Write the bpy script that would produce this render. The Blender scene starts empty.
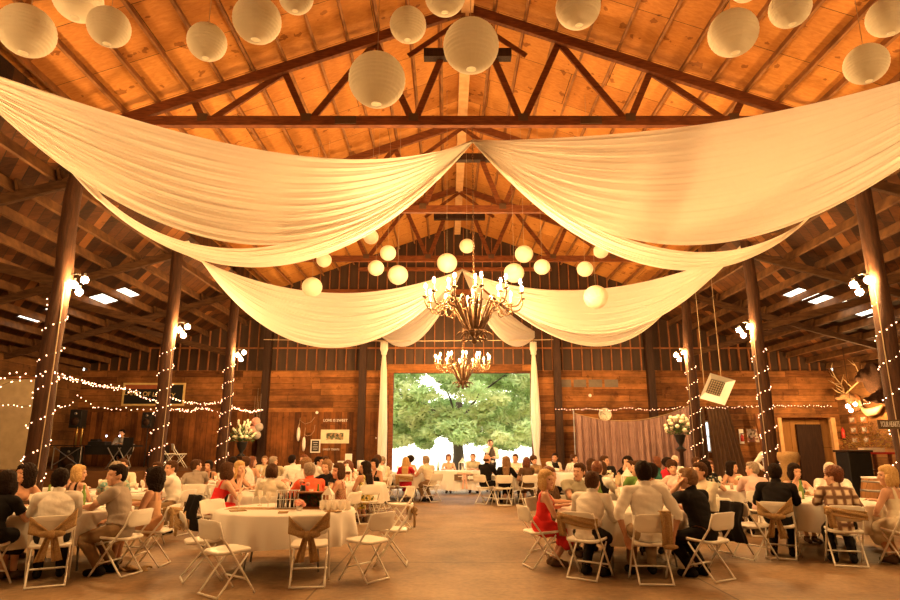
import bpy, bmesh, math, random
import numpy as np
from mathutils import Vector, Matrix, Euler
random.seed(7); rng = np.random.default_rng(7)
PI = math.pi
SC = bpy.context.scene
COL = SC.collection
# ------------------------------------------------------------------ camera, world, exposure
CAM = Vector((-.38, 0, 1.6)); FPX = 620.0; PITCH = math.radians(13.2); CX = 448.0
cam = bpy.data.cameras.new('camera'); cam.sensor_width = 36; cam.lens = 36*FPX/900
cam.shift_x = (450-CX)/900; cam.clip_end = 400
co = bpy.data.objects.new('camera', cam); COL.objects.link(co)
co.location = CAM; co.rotation_euler = (PI/2+PITCH, 0, 0); SC.camera = co
SC.view_settings.view_transform = 'Standard'; SC.view_settings.look = 'None'
SC.view_settings.exposure = 0.0; SC.view_settings.gamma = 1; SC.view_settings.use_curve_mapping = False
SC.cycles.use_denoising = True; SC.cycles.max_bounces = 7; SC.cycles.diffuse_bounces = 4
SC.cycles.sample_clamp_indirect = 6; SC.cycles.caustics_reflective = False; SC.cycles.caustics_refractive = False
W = bpy.data.worlds.new('world'); SC.world = W; W.use_nodes = True
bg = W.node_tree.nodes['Background']; bg.inputs[0].default_value = (1, .95, .84, 1); bg.inputs[1].default_value = 5.0
LAMP = (1, .56, .205)          # tungsten
L_GLOBE = 1250.0; L_CANDLE = 3400.0; L_FAIRY = 10.0

def ray(px, py):
    a = (px-CX)/FPX; b = (300-py)/FPX
    return Vector((a, math.cos(PITCH)-b*math.sin(PITCH), math.sin(PITCH)+b*math.cos(PITCH)))
def at(px, py, Y):
    r = ray(px, py); return CAM + r*(Y/r.y)

# ------------------------------------------------------------------ materials
MATS = {}
def nt(name):
    m = bpy.data.materials.new(name); m.use_nodes = True; t = m.node_tree
    return m, t, t.nodes['Principled BSDF']
def N(t, typ, **kw):
    n = t.nodes.new(typ)
    for k, v in kw.items():
        if k.startswith('i_'): n.inputs[int(k[2:])].default_value = v
        else: setattr(n, k, v)
    return n
def mat(name, col, rough=.7, col2=None, scale=6, detail=4, bump=0, bscale=40, metal=0, stretch=None, spec=.3, trans=0):
    if name in MATS: return MATS[name]
    m, t, b = nt(name)
    b.inputs['Roughness'].default_value = rough; b.inputs['Metallic'].default_value = metal
    b.inputs['Specular IOR Level'].default_value = spec
    tc = N(t, 'ShaderNodeTexCoord'); mp = N(t, 'ShaderNodeMapping')
    t.links.new(tc.outputs['Object'], mp.inputs[0])
    if stretch: mp.inputs['Scale'].default_value = stretch
    nz = N(t, 'ShaderNodeTexNoise'); nz.inputs['Scale'].default_value = scale; nz.inputs['Detail'].default_value = detail
    t.links.new(mp.outputs[0], nz.inputs['Vector'])
    c2 = col2 or tuple(c*.82 for c in col)
    rp = N(t, 'ShaderNodeValToRGB'); rp.color_ramp.elements[0].position = .35; rp.color_ramp.elements[1].position = .65
    rp.color_ramp.elements[0].color = (*c2, 1); rp.color_ramp.elements[1].color = (*col, 1)
    t.links.new(nz.outputs[0], rp.inputs[0]); t.links.new(rp.outputs[0], b.inputs['Base Color'])
    if bump:
        bn = N(t, 'ShaderNodeTexNoise'); bn.inputs['Scale'].default_value = bscale; t.links.new(mp.outputs[0], bn.inputs['Vector'])
        bp = N(t, 'ShaderNodeBump'); bp.inputs['Strength'].default_value = bump; bp.inputs['Distance'].default_value = .02
        t.links.new(bn.outputs[0], bp.inputs['Height']); t.links.new(bp.outputs[0], b.inputs['Normal'])
    MATS[name] = m; return m
def emit(name, col, s, sample=True):
    if name in MATS: return MATS[name]
    m, t, b = nt(name); b.inputs['Base Color'].default_value = (*col, 1)
    b.inputs['Emission Color'].default_value = (*col, 1); b.inputs['Emission Strength'].default_value = s
    if not sample: m.cycles.emission_sampling = 'NONE'
    MATS[name] = m; return m
def planks(name, c1, c2, axis, w, along, L=2.6, gap=.03, pale=0, rough=.75, var=.55, knots=.5, diag=False, dirt=0):
    """boards: `axis` index across the boards, `along` index lengthwise"""
    if name in MATS: return MATS[name]
    m, t, b = nt(name); b.inputs['Roughness'].default_value = rough; b.inputs['Specular IOR Level'].default_value = .2
    lk = t.links.new
    tc = N(t, 'ShaderNodeTexCoord'); sx = N(t, 'ShaderNodeSeparateXYZ'); lk(tc.outputs['Object'], sx.inputs[0])
    def M(op, a, bb=None, c=None):
        n = N(t, 'ShaderNodeMath', operation=op)
        for i, v in enumerate((a, bb, c)):
            if v is None: continue
            if isinstance(v, (int, float)): n.inputs[i].default_value = v
            else: lk(v, n.inputs[i])
        return n.outputs[0]
    if diag:
        ax_ = M('ABSOLUTE', sx.outputs[0]); ac = M('MULTIPLY', M('SUBTRACT', sx.outputs[1], ax_), .7071); al = M('MULTIPLY', M('ADD', sx.outputs[1], ax_), .7071)
    else: ac, al = sx.outputs[axis], sx.outputs[along]
    u = M('DIVIDE', ac, w); iu = M('FLOOR', u); fu = M('FRACT', u)
    wn0 = N(t, 'ShaderNodeTexWhiteNoise', noise_dimensions='1D'); lk(iu, wn0.inputs['W'])
    v = M('ADD', M('DIVIDE', al, L), M('MULTIPLY', wn0.outputs[0], 7.3)); iv = M('FLOOR', v); fv = M('FRACT', v)
    cb = N(t, 'ShaderNodeCombineXYZ'); lk(iu, cb.inputs[0]); lk(iv, cb.inputs[1])
    wn = N(t, 'ShaderNodeTexWhiteNoise', noise_dimensions='2D'); lk(cb.outputs[0], wn.inputs['Vector'])
    sc = [9.0, 9.0, 9.0]; sc[along] = .9
    mp = N(t, 'ShaderNodeMapping'); mp.inputs['Scale'].default_value = sc; lk(tc.outputs['Object'], mp.inputs[0])
    va = N(t, 'ShaderNodeVectorMath', operation='ADD'); lk(mp.outputs[0], va.inputs[0]); lk(wn.outputs['Color'], va.inputs[1])
    g = N(t, 'ShaderNodeTexNoise'); g.inputs['Scale'].default_value = 2.2; g.inputs['Detail'].default_value = 6; g.inputs['Distortion'].default_value = .6
    lk(va.outputs[0], g.inputs['Vector'])
    k = N(t, 'ShaderNodeTexNoise'); k.inputs['Scale'].default_value = 3.1; k.inputs['Detail'].default_value = 3; lk(tc.outputs['Object'], k.inputs['Vector'])
    f = M('ADD', M('MULTIPLY', wn.outputs[0], var), M('MULTIPLY', M('SUBTRACT', g.outputs[0], .3), 1.1-var*.6))
    rp = N(t, 'ShaderNodeValToRGB'); e = rp.color_ramp.elements
    e[0].position = .1; e[0].color = (*c2, 1); e[1].position = .85; e[1].color = (*c1, 1); lk(f, rp.inputs[0])
    col = rp.outputs[0]
    if pale:
        mx = N(t, 'ShaderNodeMix', data_type='RGBA'); lk(M('GREATER_THAN', wn.outputs[0], 1-pale), mx.inputs[0])
        lk(col, mx.inputs[6]); mx.inputs[7].default_value = (min(1, c1[0]*1.9), min(1, c1[1]*2.1), min(1, c1[2]*2.2), 1); col = mx.outputs[2]
    if dirt:
        dn = N(t, 'ShaderNodeTexNoise'); dn.inputs['Scale'].default_value = 1.1; dn.inputs['Detail'].default_value = 9; dn.inputs['Roughness'].default_value = .7; lk(tc.outputs['Object'], dn.inputs['Vector'])
        mr = N(t, 'ShaderNodeMapRange'); mr.inputs[1].default_value = .35; mr.inputs[2].default_value = .65; mr.inputs[3].default_value = 1-dirt; mr.inputs[4].default_value = 1.1; lk(dn.outputs[0], mr.inputs[0])
        mx = N(t, 'ShaderNodeMix', data_type='RGBA', blend_type='MULTIPLY'); mx.inputs[0].default_value = 1; lk(col, mx.inputs[6]); lk(mr.outputs[0], mx.inputs[7]); col = mx.outputs[2]
    if knots:
        mx = N(t, 'ShaderNodeMix', data_type='RGBA', blend_type='MULTIPLY')
        lk(M('MULTIPLY', M('GREATER_THAN', k.outputs[0], .66), knots), mx.inputs[0]); lk(col, mx.inputs[6]); mx.inputs[7].default_value = (.35, .25, .2, 1); col = mx.outputs[2]
    seam = M('MAXIMUM', M('LESS_THAN', fu, gap), M('LESS_THAN', fv, gap*w/L))
    mx = N(t, 'ShaderNodeMix', data_type='RGBA'); lk(M('MULTIPLY', seam, .85), mx.inputs[0]); lk(col, mx.inputs[6]); mx.inputs[7].default_value = (.02, .012, .006, 1)
    lk(mx.outputs[2], b.inputs['Base Color'])
    bp = N(t, 'ShaderNodeBump'); bp.inputs['Strength'].default_value = .4; bp.inputs['Distance'].default_value = .01
    lk(M('SUBTRACT', g.outputs[0], M('MULTIPLY', seam, 1.5)), bp.inputs['Height']); lk(bp.outputs[0], b.inputs['Normal'])
    MATS[name] = m; return m
def cloth_trans(name, col, tr=.45, scale=3):
    m, t, b = nt(name); b.inputs['Base Color'].default_value = (*col, 1); b.inputs['Roughness'].default_value = .9
    b.inputs['Specular IOR Level'].default_value = .1
    tb = N(t, 'ShaderNodeBsdfTranslucent'); tb.inputs[0].default_value = (*col, 1)
    mx = N(t, 'ShaderNodeMixShader'); mx.inputs[0].default_value = tr
    out = t.nodes['Material Output']; t.links.new(b.outputs[0], mx.inputs[1]); t.links.new(tb.outputs[0], mx.inputs[2]); t.links.new(mx.outputs[0], out.inputs[0])
    wv = N(t, 'ShaderNodeTexNoise'); wv.inputs['Scale'].default_value = scale*8; bp = N(t, 'ShaderNodeBump'); bp.inputs['Strength'].default_value = .15
    tc = N(t, 'ShaderNodeTexCoord'); t.links.new(tc.outputs['Object'], wv.inputs['Vector'])
    t.links.new(wv.outputs[0], bp.inputs['Height']); t.links.new(bp.outputs[0], b.inputs['Normal'])
    MATS[name] = m; return m
def glass(name, col=(1, 1, 1), k=.75):
    if name in MATS: return MATS[name]
    m, t, b = nt(name); b.inputs['Base Color'].default_value = (*col, 1); b.inputs['Roughness'].default_value = .05
    b.inputs['Specular IOR Level'].default_value = .8
    tb = N(t, 'ShaderNodeBsdfTransparent'); tb.inputs[0].default_value = (*col, 1)
    mx = N(t, 'ShaderNodeMixShader'); mx.inputs[0].default_value = k
    out = t.nodes['Material Output']; t.links.new(b.outputs[0], mx.inputs[1]); t.links.new(tb.outputs[0], mx.inputs[2]); t.links.new(mx.outputs[0], out.inputs[0])
    MATS[name] = m; return m

# ------------------------------------------------------------------ mesh helpers
class MB:
    def __init__(s): s.v = []; s.f = []; s.mi = []; s.cur = 0
    def add(s, vs, fs, mi=None):
        o = len(s.v); s.v += [tuple(v) for v in vs]; s.f += [tuple(i+o for i in f) for f in fs]; s.mi += [s.cur if mi is None else mi]*len(fs)
    def box(s, x0, x1, y0, y1, z0, z1, M=None):
        vs = [Vector((x, y, z)) for z in (z0, z1) for y in (y0, y1) for x in (x0, x1)]
        if M: vs = [M @ v for v in vs]
        s.add(vs, [(0, 2, 3, 1), (4, 5, 7, 6), (0, 1, 5, 4), (2, 6, 7, 3), (0, 4, 6, 2), (1, 3, 7, 5)]); return s
    def beam(s, a, b, w, h, up=(0, 0, 1)):
        a = Vector(a); b = Vector(b); d = (b-a).normalized(); r = d.cross(Vector(up))
        if r.length < 1e-4: r = Vector((1, 0, 0))
        r.normalize(); u = r.cross(d).normalized(); r *= w/2; u *= h/2
        vs = [p+i*r+j*u for p in (a, b) for i, j in ((-1, -1), (1, -1), (1, 1), (-1, 1))]
        s.add(vs, [(0, 1, 2, 3), (7, 6, 5, 4), (0, 4, 5, 1), (1, 5, 6, 2), (2, 6, 7, 3), (3, 7, 4, 0)]); return s
    def tube(s, pts, r, n=6, close=False):
        pts = [Vector(p) for p in pts]; m = len(pts); rs = r if isinstance(r, (list, tuple)) else [r]*m
        rings = []; prev = None
        for i, p in enumerate(pts):
            if close: d = pts[(i+1) % m]-pts[i-1]
            else: d = pts[min(i+1, m-1)]-pts[max(i-1, 0)]
            d.normalize()
            if prev is None:
                a = Vector((0, 0, 1)) if abs(d.z) < .9 else Vector((1, 0, 0)); u = d.cross(a).normalized()
            else:
                u = prev - d*prev.dot(d)
                if u.length < 1e-5: u = d.orthogonal()
                u.normalize()
            prev = u; w = d.cross(u)
            rings.append([p+(u*math.cos(2*PI*k/n)+w*math.sin(2*PI*k/n))*rs[i] for k in range(n)])
        vs = [v for R in rings for v in R]; fs = []
        for i in range(m if close else m-1):
            j = (i+1) % m
            for k in range(n): fs.append((i*n+k, i*n+(k+1) % n, j*n+(k+1) % n, j*n+k))
        if not close: fs += [tuple(range(n))[::-1], tuple((m-1)*n+k for k in range(n))]
        s.add(vs, fs); return s
    def lathe(s, prof, n=16, M=None, ripple=None):
        vs = []; 
        for i, (r, z) in enumerate(prof):
            for k in range(n):
                a = 2*PI*k/n; rr = r*(1+(ripple(i, a) if ripple else 0)); vs.append(Vector((rr*math.cos(a), rr*math.sin(a), z)))
        if M: vs = [M @ v for v in vs]
        fs = [(i*n+k, i*n+(k+1) % n, (i+1)*n+(k+1) % n, (i+1)*n+k) for i in range(len(prof)-1) for k in range(n)]
        if prof[0][0] > 1e-4: fs.append(tuple(range(n))[::-1])
        if prof[-1][0] > 1e-4: fs.append(tuple((len(prof)-1)*n+k for k in range(n)))
        s.add(vs, fs); return s
    def ell(s, c, r, n=12, m=8, M=None):
        c = Vector(c); r = (r, r, r) if isinstance(r, (int, float)) else r
        vs = []
        for j in range(m+1):
            th = PI*j/m
            for k in range(n):
                ph = 2*PI*k/n; v = Vector((r[0]*math.sin(th)*math.cos(ph), r[1]*math.sin(th)*math.sin(ph), -r[2]*math.cos(th)))
                if M: v = M @ v
                vs.append(c+v)
        s.add(vs, [(j*n+k, j*n+(k+1) % n, (j+1)*n+(k+1) % n, (j+1)*n+k) for j in range(m) for k in range(n)]); return s
    def grid(s, fn, nu, nv, wrap=False):
        vs = [fn(i/nu, j/nv) for i in range(nu+1) for j in range(nv+1)]
        s.add(vs, [(i*(nv+1)+j, (i+1)*(nv+1)+j, (i+1)*(nv+1)+j+1, i*(nv+1)+j+1) for i in range(nu) for j in range(nv)]); return s
    def mesh(s, name, mats, smooth=False):
        me = bpy.data.meshes.new(name); me.from_pydata(s.v, [], s.f)
        for m in (mats if isinstance(mats, (list, tuple)) else [mats]): me.materials.append(m)
        if len(me.polygons): me.polygons.foreach_set('material_index', s.mi)
        if smooth: me.polygons.foreach_set('use_smooth', [True]*len(me.polygons))
        me.validate(); me.update(); return me
    def build(s, name, mats, parent=None, smooth=False, bevel=0, loc=None):
        me = s.mesh(name, mats, smooth)
        if bevel:
            bm = bmesh.new(); bm.from_mesh(me); bmesh.ops.bevel(bm, geom=bm.edges[:], offset=bevel, segments=2, affect='EDGES', profile=.5); bm.to_mesh(me); bm.free()
        return link(name, me, parent, loc)
def link(name, data, parent=None, loc=None):
    o = bpy.data.objects.new(name, data); COL.objects.link(o)
    if parent: o.parent = parent
    if loc is not None: o.location = loc
    return o
def tag(o, label=None, cat=None, group=None, kind=None):
    if label: o['label'] = label
    if cat: o['category'] = cat
    if group: o['group'] = group
    if kind: o['kind'] = kind
    return o
def empty(name, loc=(0, 0, 0), rz=0, label=None, cat=None, group=None, kind=None):
    o = bpy.data.objects.new(name, None); COL.objects.link(o); o.location = loc; o.rotation_euler = (0, 0, rz); o.empty_display_size = .1
    return tag(o, label, cat, group, kind)
def kids(o): return KID.get(o.name, [])
def copy_tree(o, parent=None, children=None):
    c = o.copy(); COL.objects.link(c); c.parent = parent
    for ch in [x for x in o.children]: copy_tree(ch, c)
    return c
def struct(o): o['kind'] = 'structure'; return o
def rs(a, b): return random.uniform(a, b)

# ------------------------------------------------------------------ palette
M_PLY = planks('plywood', (.64, .30, .075), (.40, .155, .033), 1, 1.2, 0, 2.4, .012, var=.3, knots=.7)
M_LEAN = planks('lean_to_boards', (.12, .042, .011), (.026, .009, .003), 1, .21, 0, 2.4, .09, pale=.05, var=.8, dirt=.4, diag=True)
M_BEAM = mat('truss_timber', (.21, .065, .018), .7, (.12, .034, .01), 5, stretch=(1, .6, 6), bump=.2)
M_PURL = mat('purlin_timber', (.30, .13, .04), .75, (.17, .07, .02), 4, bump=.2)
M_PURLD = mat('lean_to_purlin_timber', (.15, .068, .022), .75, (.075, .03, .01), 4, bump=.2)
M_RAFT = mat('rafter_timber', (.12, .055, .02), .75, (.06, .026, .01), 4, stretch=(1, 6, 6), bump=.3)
M_GUS = mat('gusset_steel', (.10, .055, .028), .6)
M_RIDGE = mat('ridge_board', (.62, .36, .17), .7, (.5, .27, .11), 5)
M_POST = mat('post_timber', (.07, .027, .010), .75, (.035, .013, .005), 4, stretch=(6, 6, .7), bump=.5, bscale=20)
M_DARKPOST = mat('dark_post_timber', (.045, .018, .008), .7, (.025, .01, .005), 4, stretch=(6, 6, .7), bump=.3)
M_WALLH = planks('horizontal_wall_planks', (.40, .165, .046), (.12, .04, .010), 2, .23, 0, 2.6, .05, var=.6, dirt=.6)
M_WALLV = planks('vertical_wall_planks', (.32, .115, .028), (.09, .028, .007), 0, .22, 2, 3.0, .05, var=.6, dirt=.6)
M_WALLS = planks('side_wall_planks', (.26, .12, .04), (.09, .036, .012), 2, .3, 1, 2.5, .035, var=.6, dirt=.5)
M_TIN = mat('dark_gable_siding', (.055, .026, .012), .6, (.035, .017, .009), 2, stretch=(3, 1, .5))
M_STUD = mat('stud_timber', (.30, .11, .034), .75, (.18, .065, .02), 4)
M_WHITE = mat('white_paint', (.8, .78, .74), .45, (.74, .72, .68), 3)
M_PLASTIC = mat('white_chair_plastic', (.80, .76, .68), .4, (.74, .70, .62), 3, spec=.4)
M_CLOTH = cloth_trans('white_tablecloth', (.80, .76, .70), .12)
M_DRAPE = cloth_trans('sheer_drape', (.90, .86, .78), .5)
M_PAPER = cloth_trans('lantern_paper', (.88, .84, .72), .35)
M_BURLAP = mat('burlap', (.42, .27, .12), .95, (.30, .18, .075), 60, bump=.5, bscale=200)
M_IRON = mat('chandelier_bronze', (.20, .11, .055), .5, (.09, .05, .025), 12, metal=.7, spec=.5)
M_STEEL = mat('grey_steel', (.32, .30, .28), .4, metal=.7)
M_BLACK = mat('black_plastic', (.018, .016, .015), .45)
M_WIRE = mat('dark_wire', (.05, .035, .02), .6)
M_CORD = mat('pale_cord', (.45, .33, .2), .8)
M_GLASS = glass('clear_glass', (1, .97, .92), .6)
M_AMBER = glass('amber_drink', (.9, .5, .12), .3)
M_RED = mat('red_paint', (.5, .03, .02), .4)
M_GLOBE = emit('lit_bulb', LAMP, L_GLOBE); M_CANDLEB = emit('lit_candle_bulb', LAMP, L_CANDLE)
M_FAIRY = emit('fairy_bulb', (1, .5, .28), L_FAIRY, False)
M_CREAM = mat('cream_candle_sleeve', (.8, .7, .5), .5)

# ------------------------------------------------------------------ floor, walls, roof
X0, X1, YB, YF = -14.4, 14.4, 23.8, -3.0
def floor_mat():
    m, t, b = nt('concrete_floor'); lk = t.links.new; b.inputs['Roughness'].default_value = .62; b.inputs['Specular IOR Level'].default_value = .25
    tc = N(t, 'ShaderNodeTexCoord'); n1 = N(t, 'ShaderNodeTexNoise'); n1.inputs['Scale'].default_value = .9; n1.inputs['Detail'].default_value = 8; n1.inputs['Roughness'].default_value = .62
    lk(tc.outputs['Object'], n1.inputs['Vector'])
    rp = N(t, 'ShaderNodeValToRGB'); e = rp.color_ramp.elements; e[0].position = .3; e[0].color = (.16, .10, .052, 1); e[1].position = .72; e[1].color = (.35, .235, .13, 1)
    lk(n1.outputs[0], rp.inputs[0])
    sx = N(t, 'ShaderNodeSeparateXYZ'); lk(tc.outputs['Object'], sx.inputs[0])
    def M(op, a, bb):
        n = N(t, 'ShaderNodeMath', operation=op)
        for i, v in enumerate((a, bb)):
            if isinstance(v, (int, float)): n.inputs[i].default_value = v
            else: lk(v, n.inputs[i])
        return n.outputs[0]
    jx = M('LESS_THAN', M('FRACT', M('DIVIDE', M('ADD', sx.outputs[0], 1.9), 4.6), 0), .005)
    jy = M('LESS_THAN', M('FRACT', M('DIVIDE', M('ADD', sx.outputs[1], .3), 3.2), 0), .008)
    mx = N(t, 'ShaderNodeMix', data_type='RGBA'); lk(M('MULTIPLY', M('MAXIMUM', jx, jy), .75), mx.inputs[0]); lk(rp.outputs[0], mx.inputs[6]); mx.inputs[7].default_value = (.07, .04, .02, 1)
    n2 = N(t, 'ShaderNodeTexNoise'); n2.inputs['Scale'].default_value = 14; n2.inputs['Detail'].default_value = 6; lk(tc.outputs['Object'], n2.inputs['Vector'])
    mm = N(t, 'ShaderNodeMix', data_type='RGBA', blend_type='OVERLAY'); mm.inputs[0].default_value = .45; lk(mx.outputs[2], mm.inputs[6]); lk(n2.outputs[0], mm.inputs[7])
    lk(mm.outputs[2], b.inputs['Base Color'])
    bp = N(t, 'ShaderNodeBump'); bp.inputs['Strength'].default_value = .15; bp.inputs['Distance'].default_value = .01; lk(n2.outputs[0], bp.inputs['Height']); lk(bp.outputs[0], b.inputs['Normal'])
    return m
struct(MB().box(X0, X1, YF, YB+.3, -.2, 0).build('floor', floor_mat()))
struct(MB().box(X0-1, X1+1, YB+.3, YB+110, -.3, -.06).build('ground', mat('dry_pale_ground', (.62, .56, .42), .95, (.5, .46, .32), 1.2)))
ground = bpy.data.objects['ground']; ground.scale = (1, 1, 1)
struct(MB().box(-80, X0-1, YB-40, YB+110, -.3, -.06).build('ground', MATS['dry_pale_ground']))
struct(MB().box(X1+1, 80, YB-40, YB+110, -.3, -.06).build('ground', MATS['dry_pale_ground']))

ZR = 10.32; SL = .371                                     # main roof underside of deck: z = ZR-SL*|x|
def zmain(x): return ZR-SL*abs(x)
def zlean(x): return 6.72-.284*(abs(x)-7)
# main roof
r = empty('ceiling', kind='structure')
b = MB()
for s in (-1, 1):
    b.beam((0, YF, ZR+.02), (s*7.45, YF, zmain(7.45)+.02), .04, .04) if 0 else None
    b.add([(0, YF, ZR), (0, YB+.5, ZR), (s*7.5, YB+.5, zmain(7.5)), (s*7.5, YF, zmain(7.5)), (0, YF, ZR+.03), (0, YB+.5, ZR+.03), (s*7.5, YB+.5, zmain(7.5)+.03), (s*7.5, YF, zmain(7.5)+.03)],
          [(0, 1, 2, 3), (7, 6, 5, 4), (0, 4, 5, 1), (1, 5, 6, 2), (2, 6, 7, 3), (3, 7, 4, 0)])
b.build('roof_deck', M_PLY, r)
for s in (-1, 1):
    for i in range(1, 13):
        x = s*(i*.6-.05); z = zmain(x)-.085
        MB().beam((x, YF, z), (x, YB, z), .05, .165, up=(s*SL, 0, 1)).build('purlin', M_PURL, r)
MB().box(-.12, .12, YF, YB, ZR-.42, ZR-.06).build('ridge_beam', M_RIDGE, r)
# lean-to roofs with skylight openings
SKY = {-1: [(-12.6, -12.1), (-11.85, -11.35), (-11.2, -10.9), (-10.85, -10.22), (-10.15, -9.6)], 1: [(9.63, 10.25), (10.35, 10.65), (10.75, 11.3), (11.4, 11.95), (12.05, 12.5)]}
for s in (-1, 1):
    r = empty('ceiling', kind='structure'); b = MB()
    xs = sorted({s*6.9, s*14.5, *[v for q in SKY[s] for v in q]})
    y0, y1 = 17.15, 18.1
    for xa, xb in zip(xs[:-1], xs[1:]):
        hole = any(abs(xa-q[0]) < 1e-6 for q in SKY[s])
        for ya, yb in ((YF, y0), (y0, y1), (y1, YB+.5)):
            if hole and ya == y0: continue
            za, zb = zlean(xa), zlean(xb)
            b.add([(xa, ya, za), (xb, ya, zb), (xb, yb, zb), (xa, yb, za), (xa, ya, za+.04), (xb, ya, zb+.04), (xb, yb, zb+.04), (xa, yb, za+.04)],
                  [(3, 2, 1, 0), (4, 5, 6, 7), (0, 1, 5, 4), (1, 2, 6, 5), (2, 3, 7, 6), (3, 0, 4, 7)])
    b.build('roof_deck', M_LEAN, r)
    for q in SKY[s]:
        za, zb = zlean(q[0])+.05, zlean(q[1])+.05
        g = MB().add([(q[0]-.03, y0-.03, za), (q[1]+.03, y0-.03, zb), (q[1]+.03, y1+.03, zb), (q[0]-.03, y1+.03, za)], [(0, 1, 2, 3)])
        MB_ = MB(); MB_.add([(q[0]-.03, y0-.03, za), (q[1]+.03, y0-.03, zb), (q[1]+.03, y1+.03, zb), (q[0]-.03, y1+.03, za), (q[0]-.03, y0-.03, za+.01), (q[1]+.03, y0-.03, zb+.01), (q[1]+.03, y1+.03, zb+.01), (q[0]-.03, y1+.03, za+.01)],
            [(3, 2, 1, 0), (4, 5, 6, 7), (0, 1, 5, 4), (1, 2, 6, 5), (2, 3, 7, 6), (3, 0, 4, 7)]); MB_.build('skylight_pane', glass('skylight_fibreglass', (.97, .98, .95), .9), r)
    bays = [YF, 1.8, 6.2, 10.65, 15.1, 19.46, YB]
    for j in range(6):
        for i in range(10):
            x = s*(7.62+i*.74-(.1 if j % 2 else 0)); z = zlean(x)-.115
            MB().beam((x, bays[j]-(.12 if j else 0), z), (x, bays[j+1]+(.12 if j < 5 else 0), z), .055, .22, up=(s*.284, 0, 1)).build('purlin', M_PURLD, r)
# clerestory boards between the two roofs
for s, nm in ((-1, 'left'), (1, 'right')):
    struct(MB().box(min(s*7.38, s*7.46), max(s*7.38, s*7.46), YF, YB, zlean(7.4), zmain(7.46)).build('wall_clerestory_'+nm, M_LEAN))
    struct(MB().box(min(s*14.4, s*14.5), max(s*14.4, s*14.5), YF, YB, 0, zlean(14.4)).build('wall_'+nm, M_WALLS))
w = empty('wall_front', kind='structure')
MB().box(X0, X1, YF-.1, YF, 0, 4.6).build('siding', M_WALLS, w)
def gable(y, name, m, parent, th=.05):
    o = MB(); pts = [(X0, 4.3), (X1, 4.3), (X1, zlean(X1)+.02), (7.46, zlean(7.46)+.02), (7.46, zmain(7.46)+.02), (0, ZR+.02), (-7.46, zmain(7.46)+.02), (-7.46, zlean(7.46)+.02), (X0, zlean(X1)+.02)]
    n = len(pts); o.add([(x, y, z) for x, z in pts]+[(x, y+th, z) for x, z in pts], [(8, 1, 0), tuple(), ] [:0]+[(0, 1, 2, 3, 7, 8)[::1], (3, 4, 5, 6, 7)]+[(n+8, n+7, n+3, n+2, n+1, n), (n+7, n+6, n+5, n+4, n+3)])
    return o.build(name, m, parent)
gable(YF, 'gable_siding', M_TIN, w)
# back wall: openings  main door, doorway at right, window at right
w = empty('wall_back', kind='structure')
DX0, DX1, DZ = -2.46, 2.78, 4.33
def slab(xa, xb, za, zb, m, nm, y0=YB, y1=YB+.08): return MB().box(xa, xb, y0, y1, za, zb).build(nm, m, w)
slab(X0, DX0, 2.83, 4.4, M_WALLH, 'plank_wall'); slab(X0, DX0, 0, 2.83, M_WALLV, 'plank_wall')
slab(DX1, 8.75, 0, 4.4, M_WALLH, 'plank_wall'); slab(8.75, 10.15, 0, 1.35, M_WALLH, 'plank_wall'); slab(8.75, 10.15, 2.5, 4.4, M_WALLH, 'plank_wall')
slab(10.15, 12.15, 0, 4.4, M_WALLH, 'plank_wall'); slab(12.15, 14.05, 2.62, 4.4, M_WALLH, 'plank_wall'); slab(14.05, X1, 0, 4.4, M_WALLH, 'plank_wall')
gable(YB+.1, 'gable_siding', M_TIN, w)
for i in range(76):
    x = -14.2+i*.38
    if abs(x) > X1: break
    zt = (zmain(x) if abs(x) < 7.4 else zlean(x))-.02
    MB().box(x-.016, x+.016, YB+.0, YB+.09, 4.4, zt).build('stud', M_STUD, w)
MB().box(-6.9, 6.9, YB-.02, YB+.1, 7.42, 7.62).build('girt', M_BEAM, w)
MB().box(-3.95, 3.75, YB-.02, YB+.1, 8.38, 8.52).build('girt', M_BEAM, w)
MB().box(X0, X1, YB-.01, YB+.1, 5.25, 5.3).build('girt', M_STUD, w)
MB().box(DX0-.25, DX1+.25, YB-.07, YB+.0, DZ-.02, DZ+.3).build('door_header', M_WALLH, w)
# door frame, window, recess behind the right-hand doorway
d = empty('door_1', kind='structure')
for xa, xb in ((DX0-.16, DX0), (DX1, DX1+.16)): MB().box(xa, xb, YB-.05, YB+.14, 0, DZ).build('door_jamb', M_BEAM, d)
d = empty('door_2', kind='structure')
MB().box(12.03, 12.17, YB-.06, YB+.1, 0, 2.72).build('door_jamb', M_RIDGE, d); MB().box(14.03, 14.19, YB-.06, YB+.1, 0, 2.72).build('door_jamb', M_RIDGE, d)
MB().box(11.9, 14.3, YB-.07, YB, 2.62, 2.95).build('door_header', M_WALLH, d)
MB().box(12.05, 14.2, YB+1.0, YB+1.06, 0, 3.0).box(12.0, 12.06, YB+.1, YB+1.0, 0, 3.0).box(14.2, 14.26, YB+.1, YB+1.0, 0, 3.0).box(12, 14.26, YB+.1, YB+1.06, 3.0, 3.05).build('recess_boards', planks('recess_plywood', (.5, .25, .08), (.33, .15, .045), 0, .62, 2, 4, .02, var=.4, knots=.2), d)
MB().box(12, 14.26, YB+.09, YB+1.06, -.04, 0.01).build('threshold', M_WALLH, d)
MB().box(13.2, 14.15, YB+.85, YB+.93, .02, 2.4).build('door_leaf', M_DARKPOST, d)
d = empty('window_1', kind='structure')
MB().box(8.75, 10.15, YB+.03, YB+.04, 1.35, 2.5).build('pane', glass('window_glass', (.8, .9, 1), .9), d)
f = MB()
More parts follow.
